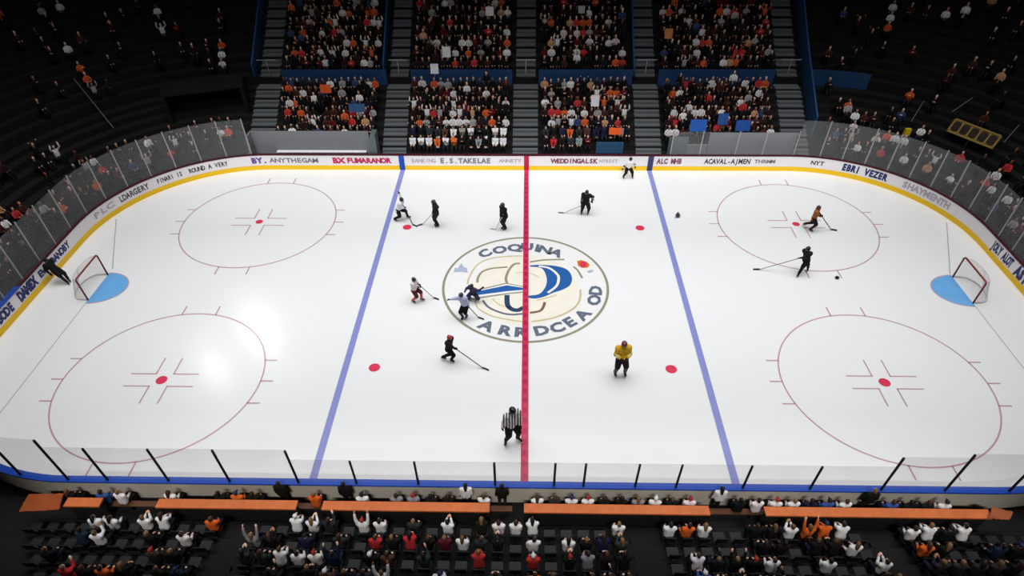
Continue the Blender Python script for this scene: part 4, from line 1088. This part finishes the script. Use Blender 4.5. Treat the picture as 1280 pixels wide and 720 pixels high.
f.build('frame', YF, t); MB().box((-L/2,.0,-hh),(L/2,.03,hh)).build('backing', mat('banner_ochre', (120,96,40), .7), t)
for i in range(5): MB().tube([(-L/2+L*(i+.5)/5,-.03,0),(-L/2+L*(i+.5)/5,-.001,0)], .33, 16).build('badge', mat('banner_badge', (40,28,24), .6), t)
MB().tube([(0,.05,-1.0),(0,.05,hh)], .04, 6).build('stand_post', POST_D, t)
p, d = stand_hit(1134, 165, .6)
t = thing('exit_lamp', 'small yellow lamp box on the dark corner rail', 'lamp', p); MB().box((-.2,-.12,-.25),(.2,.12,.25)).build('housing', mat('yellow_lamp_plastic', (230,190,30), .5), t); MB().box((-.2,-.1,-.32),(.2,.1,-.25)).build('bracket', POST_D, t)
# handrails running up the dark corner aisles
def handrail(a, b, lb):
    pa, pb = stand_hit(*a, .9)[0], stand_hit(*b, .9)[0]; t = thing('handrail', lb, 'handrail', (0,0,0), 'handrails in the dark corner aisles')
    MB().tube([pa, pb], .03, 8).build('rail', mat('rail_paint', (120,110,100), .5), t)
    for q in (.02, .5, .98): c = pa.lerp(pb, q); MB().tube([c, c-V((0,0,1.0))], .022, 6).build('upright', POST_D, t)
handrail((92,98),(142,160), 'faint handrail in the dark corner near the leaning black-clad skater'); handrail((1139,152),(1155,126), 'faint handrail rising behind the small yellow lamp'); handrail((1190,140),(1216,122), 'faint handrail above the yellow-framed banner'); handrail((1255,178),(1274,156), 'faint handrail beyond the yellow-framed banner')

# ------------------------------------------------------------------ enclosing dark hall
tag(MB().box((-62,40,-.3),(62,40.4,30)).build('wall_far', CONC_D), kind='structure'); tag(MB().box((-62,-50,-.3),(-61.6,40,30)).build('wall_left', CONC_D), kind='structure')
tag(MB().box((61.6,-50,-.3),(62,40,30)).build('wall_right', CONC_D), kind='structure'); tag(MB().box((-62,-50.4,-.3),(62,-50,30)).build('wall_near', CONC_D), kind='structure')
tag(MB().box((-62,-50,30),(62,40,30.4)).build('ceiling', mat('ceiling_black', (14,14,15), .95)), kind='structure')

# ------------------------------------------------------------------ light
def area(name, loc, target, sx, sy, power, spread=180, col=(1,1,1)):
    l = bpy.data.lights.new(name, 'AREA'); l.shape = 'RECTANGLE'; l.size = sx; l.size_y = sy; l.energy = power; l.spread = math.radians(spread); l.color = col
    o = bpy.data.objects.new(name, l); COL.objects.link(o); o.location = loc
    o.rotation_euler = (V(target)-V(loc)).to_track_quat('-Z', 'Y').to_euler(); return o
def spot(name, loc, target, power, ang, blend=.6, rad=.5, col=(1,1,1)):
    l = bpy.data.lights.new(name, 'SPOT'); l.energy = power; l.spot_size = math.radians(ang); l.spot_blend = blend; l.shadow_soft_size = rad; l.color = col
    o = bpy.data.objects.new(name, l); COL.objects.link(o); o.location = loc
    o.rotation_euler = (V(target)-V(loc)).to_track_quat('-Z', 'Y').to_euler(); return o
area('rink_lamp_bank', (0,0,26), (0,0,0), 62, 27, 7300, 104)
for p_ in ((325,414), (268,461)):
    q_ = G(*p_); l_ = q_+V((q_.x-CAM.x, q_.y-CAM.y, 0))*(20/CAM.z)+V((0,0,20)); spot('corner_floodlight', l_, q_, 2300 if p_[0] > 300 else 1300, 16, 1.0, .45)
area('far_board_fill', (0,-12,25), (0,13.6,.7), 52, .8, 540, 22)  # unseen strip light added to brighten the far boards and nearby ice
spot('far_stand_fill', (0,-4,26), (0,16.5,1.6), 2600, 42, 1.0, 1.5, (1,.97,.93))  # added spot without a fixture, lifts the middle of the far stand
area('bench_fill', (0,-25,14), (0,-14.5,.7), 40, .6, 220, 22, (1,.96,.9))  # invented fill light so the outer board panel and bench row show
w = bpy.data.worlds.new('hall'); sc.world = w; w.use_nodes = True; w.node_tree.nodes['Background'].inputs['Color'].default_value = (.002,.002,.0022,1)
sc.view_settings.view_transform = 'Standard'; sc.view_settings.look = 'None'; sc.view_settings.exposure = 0; sc.view_settings.gamma = 1; sc.view_settings.use_curve_mapping = False
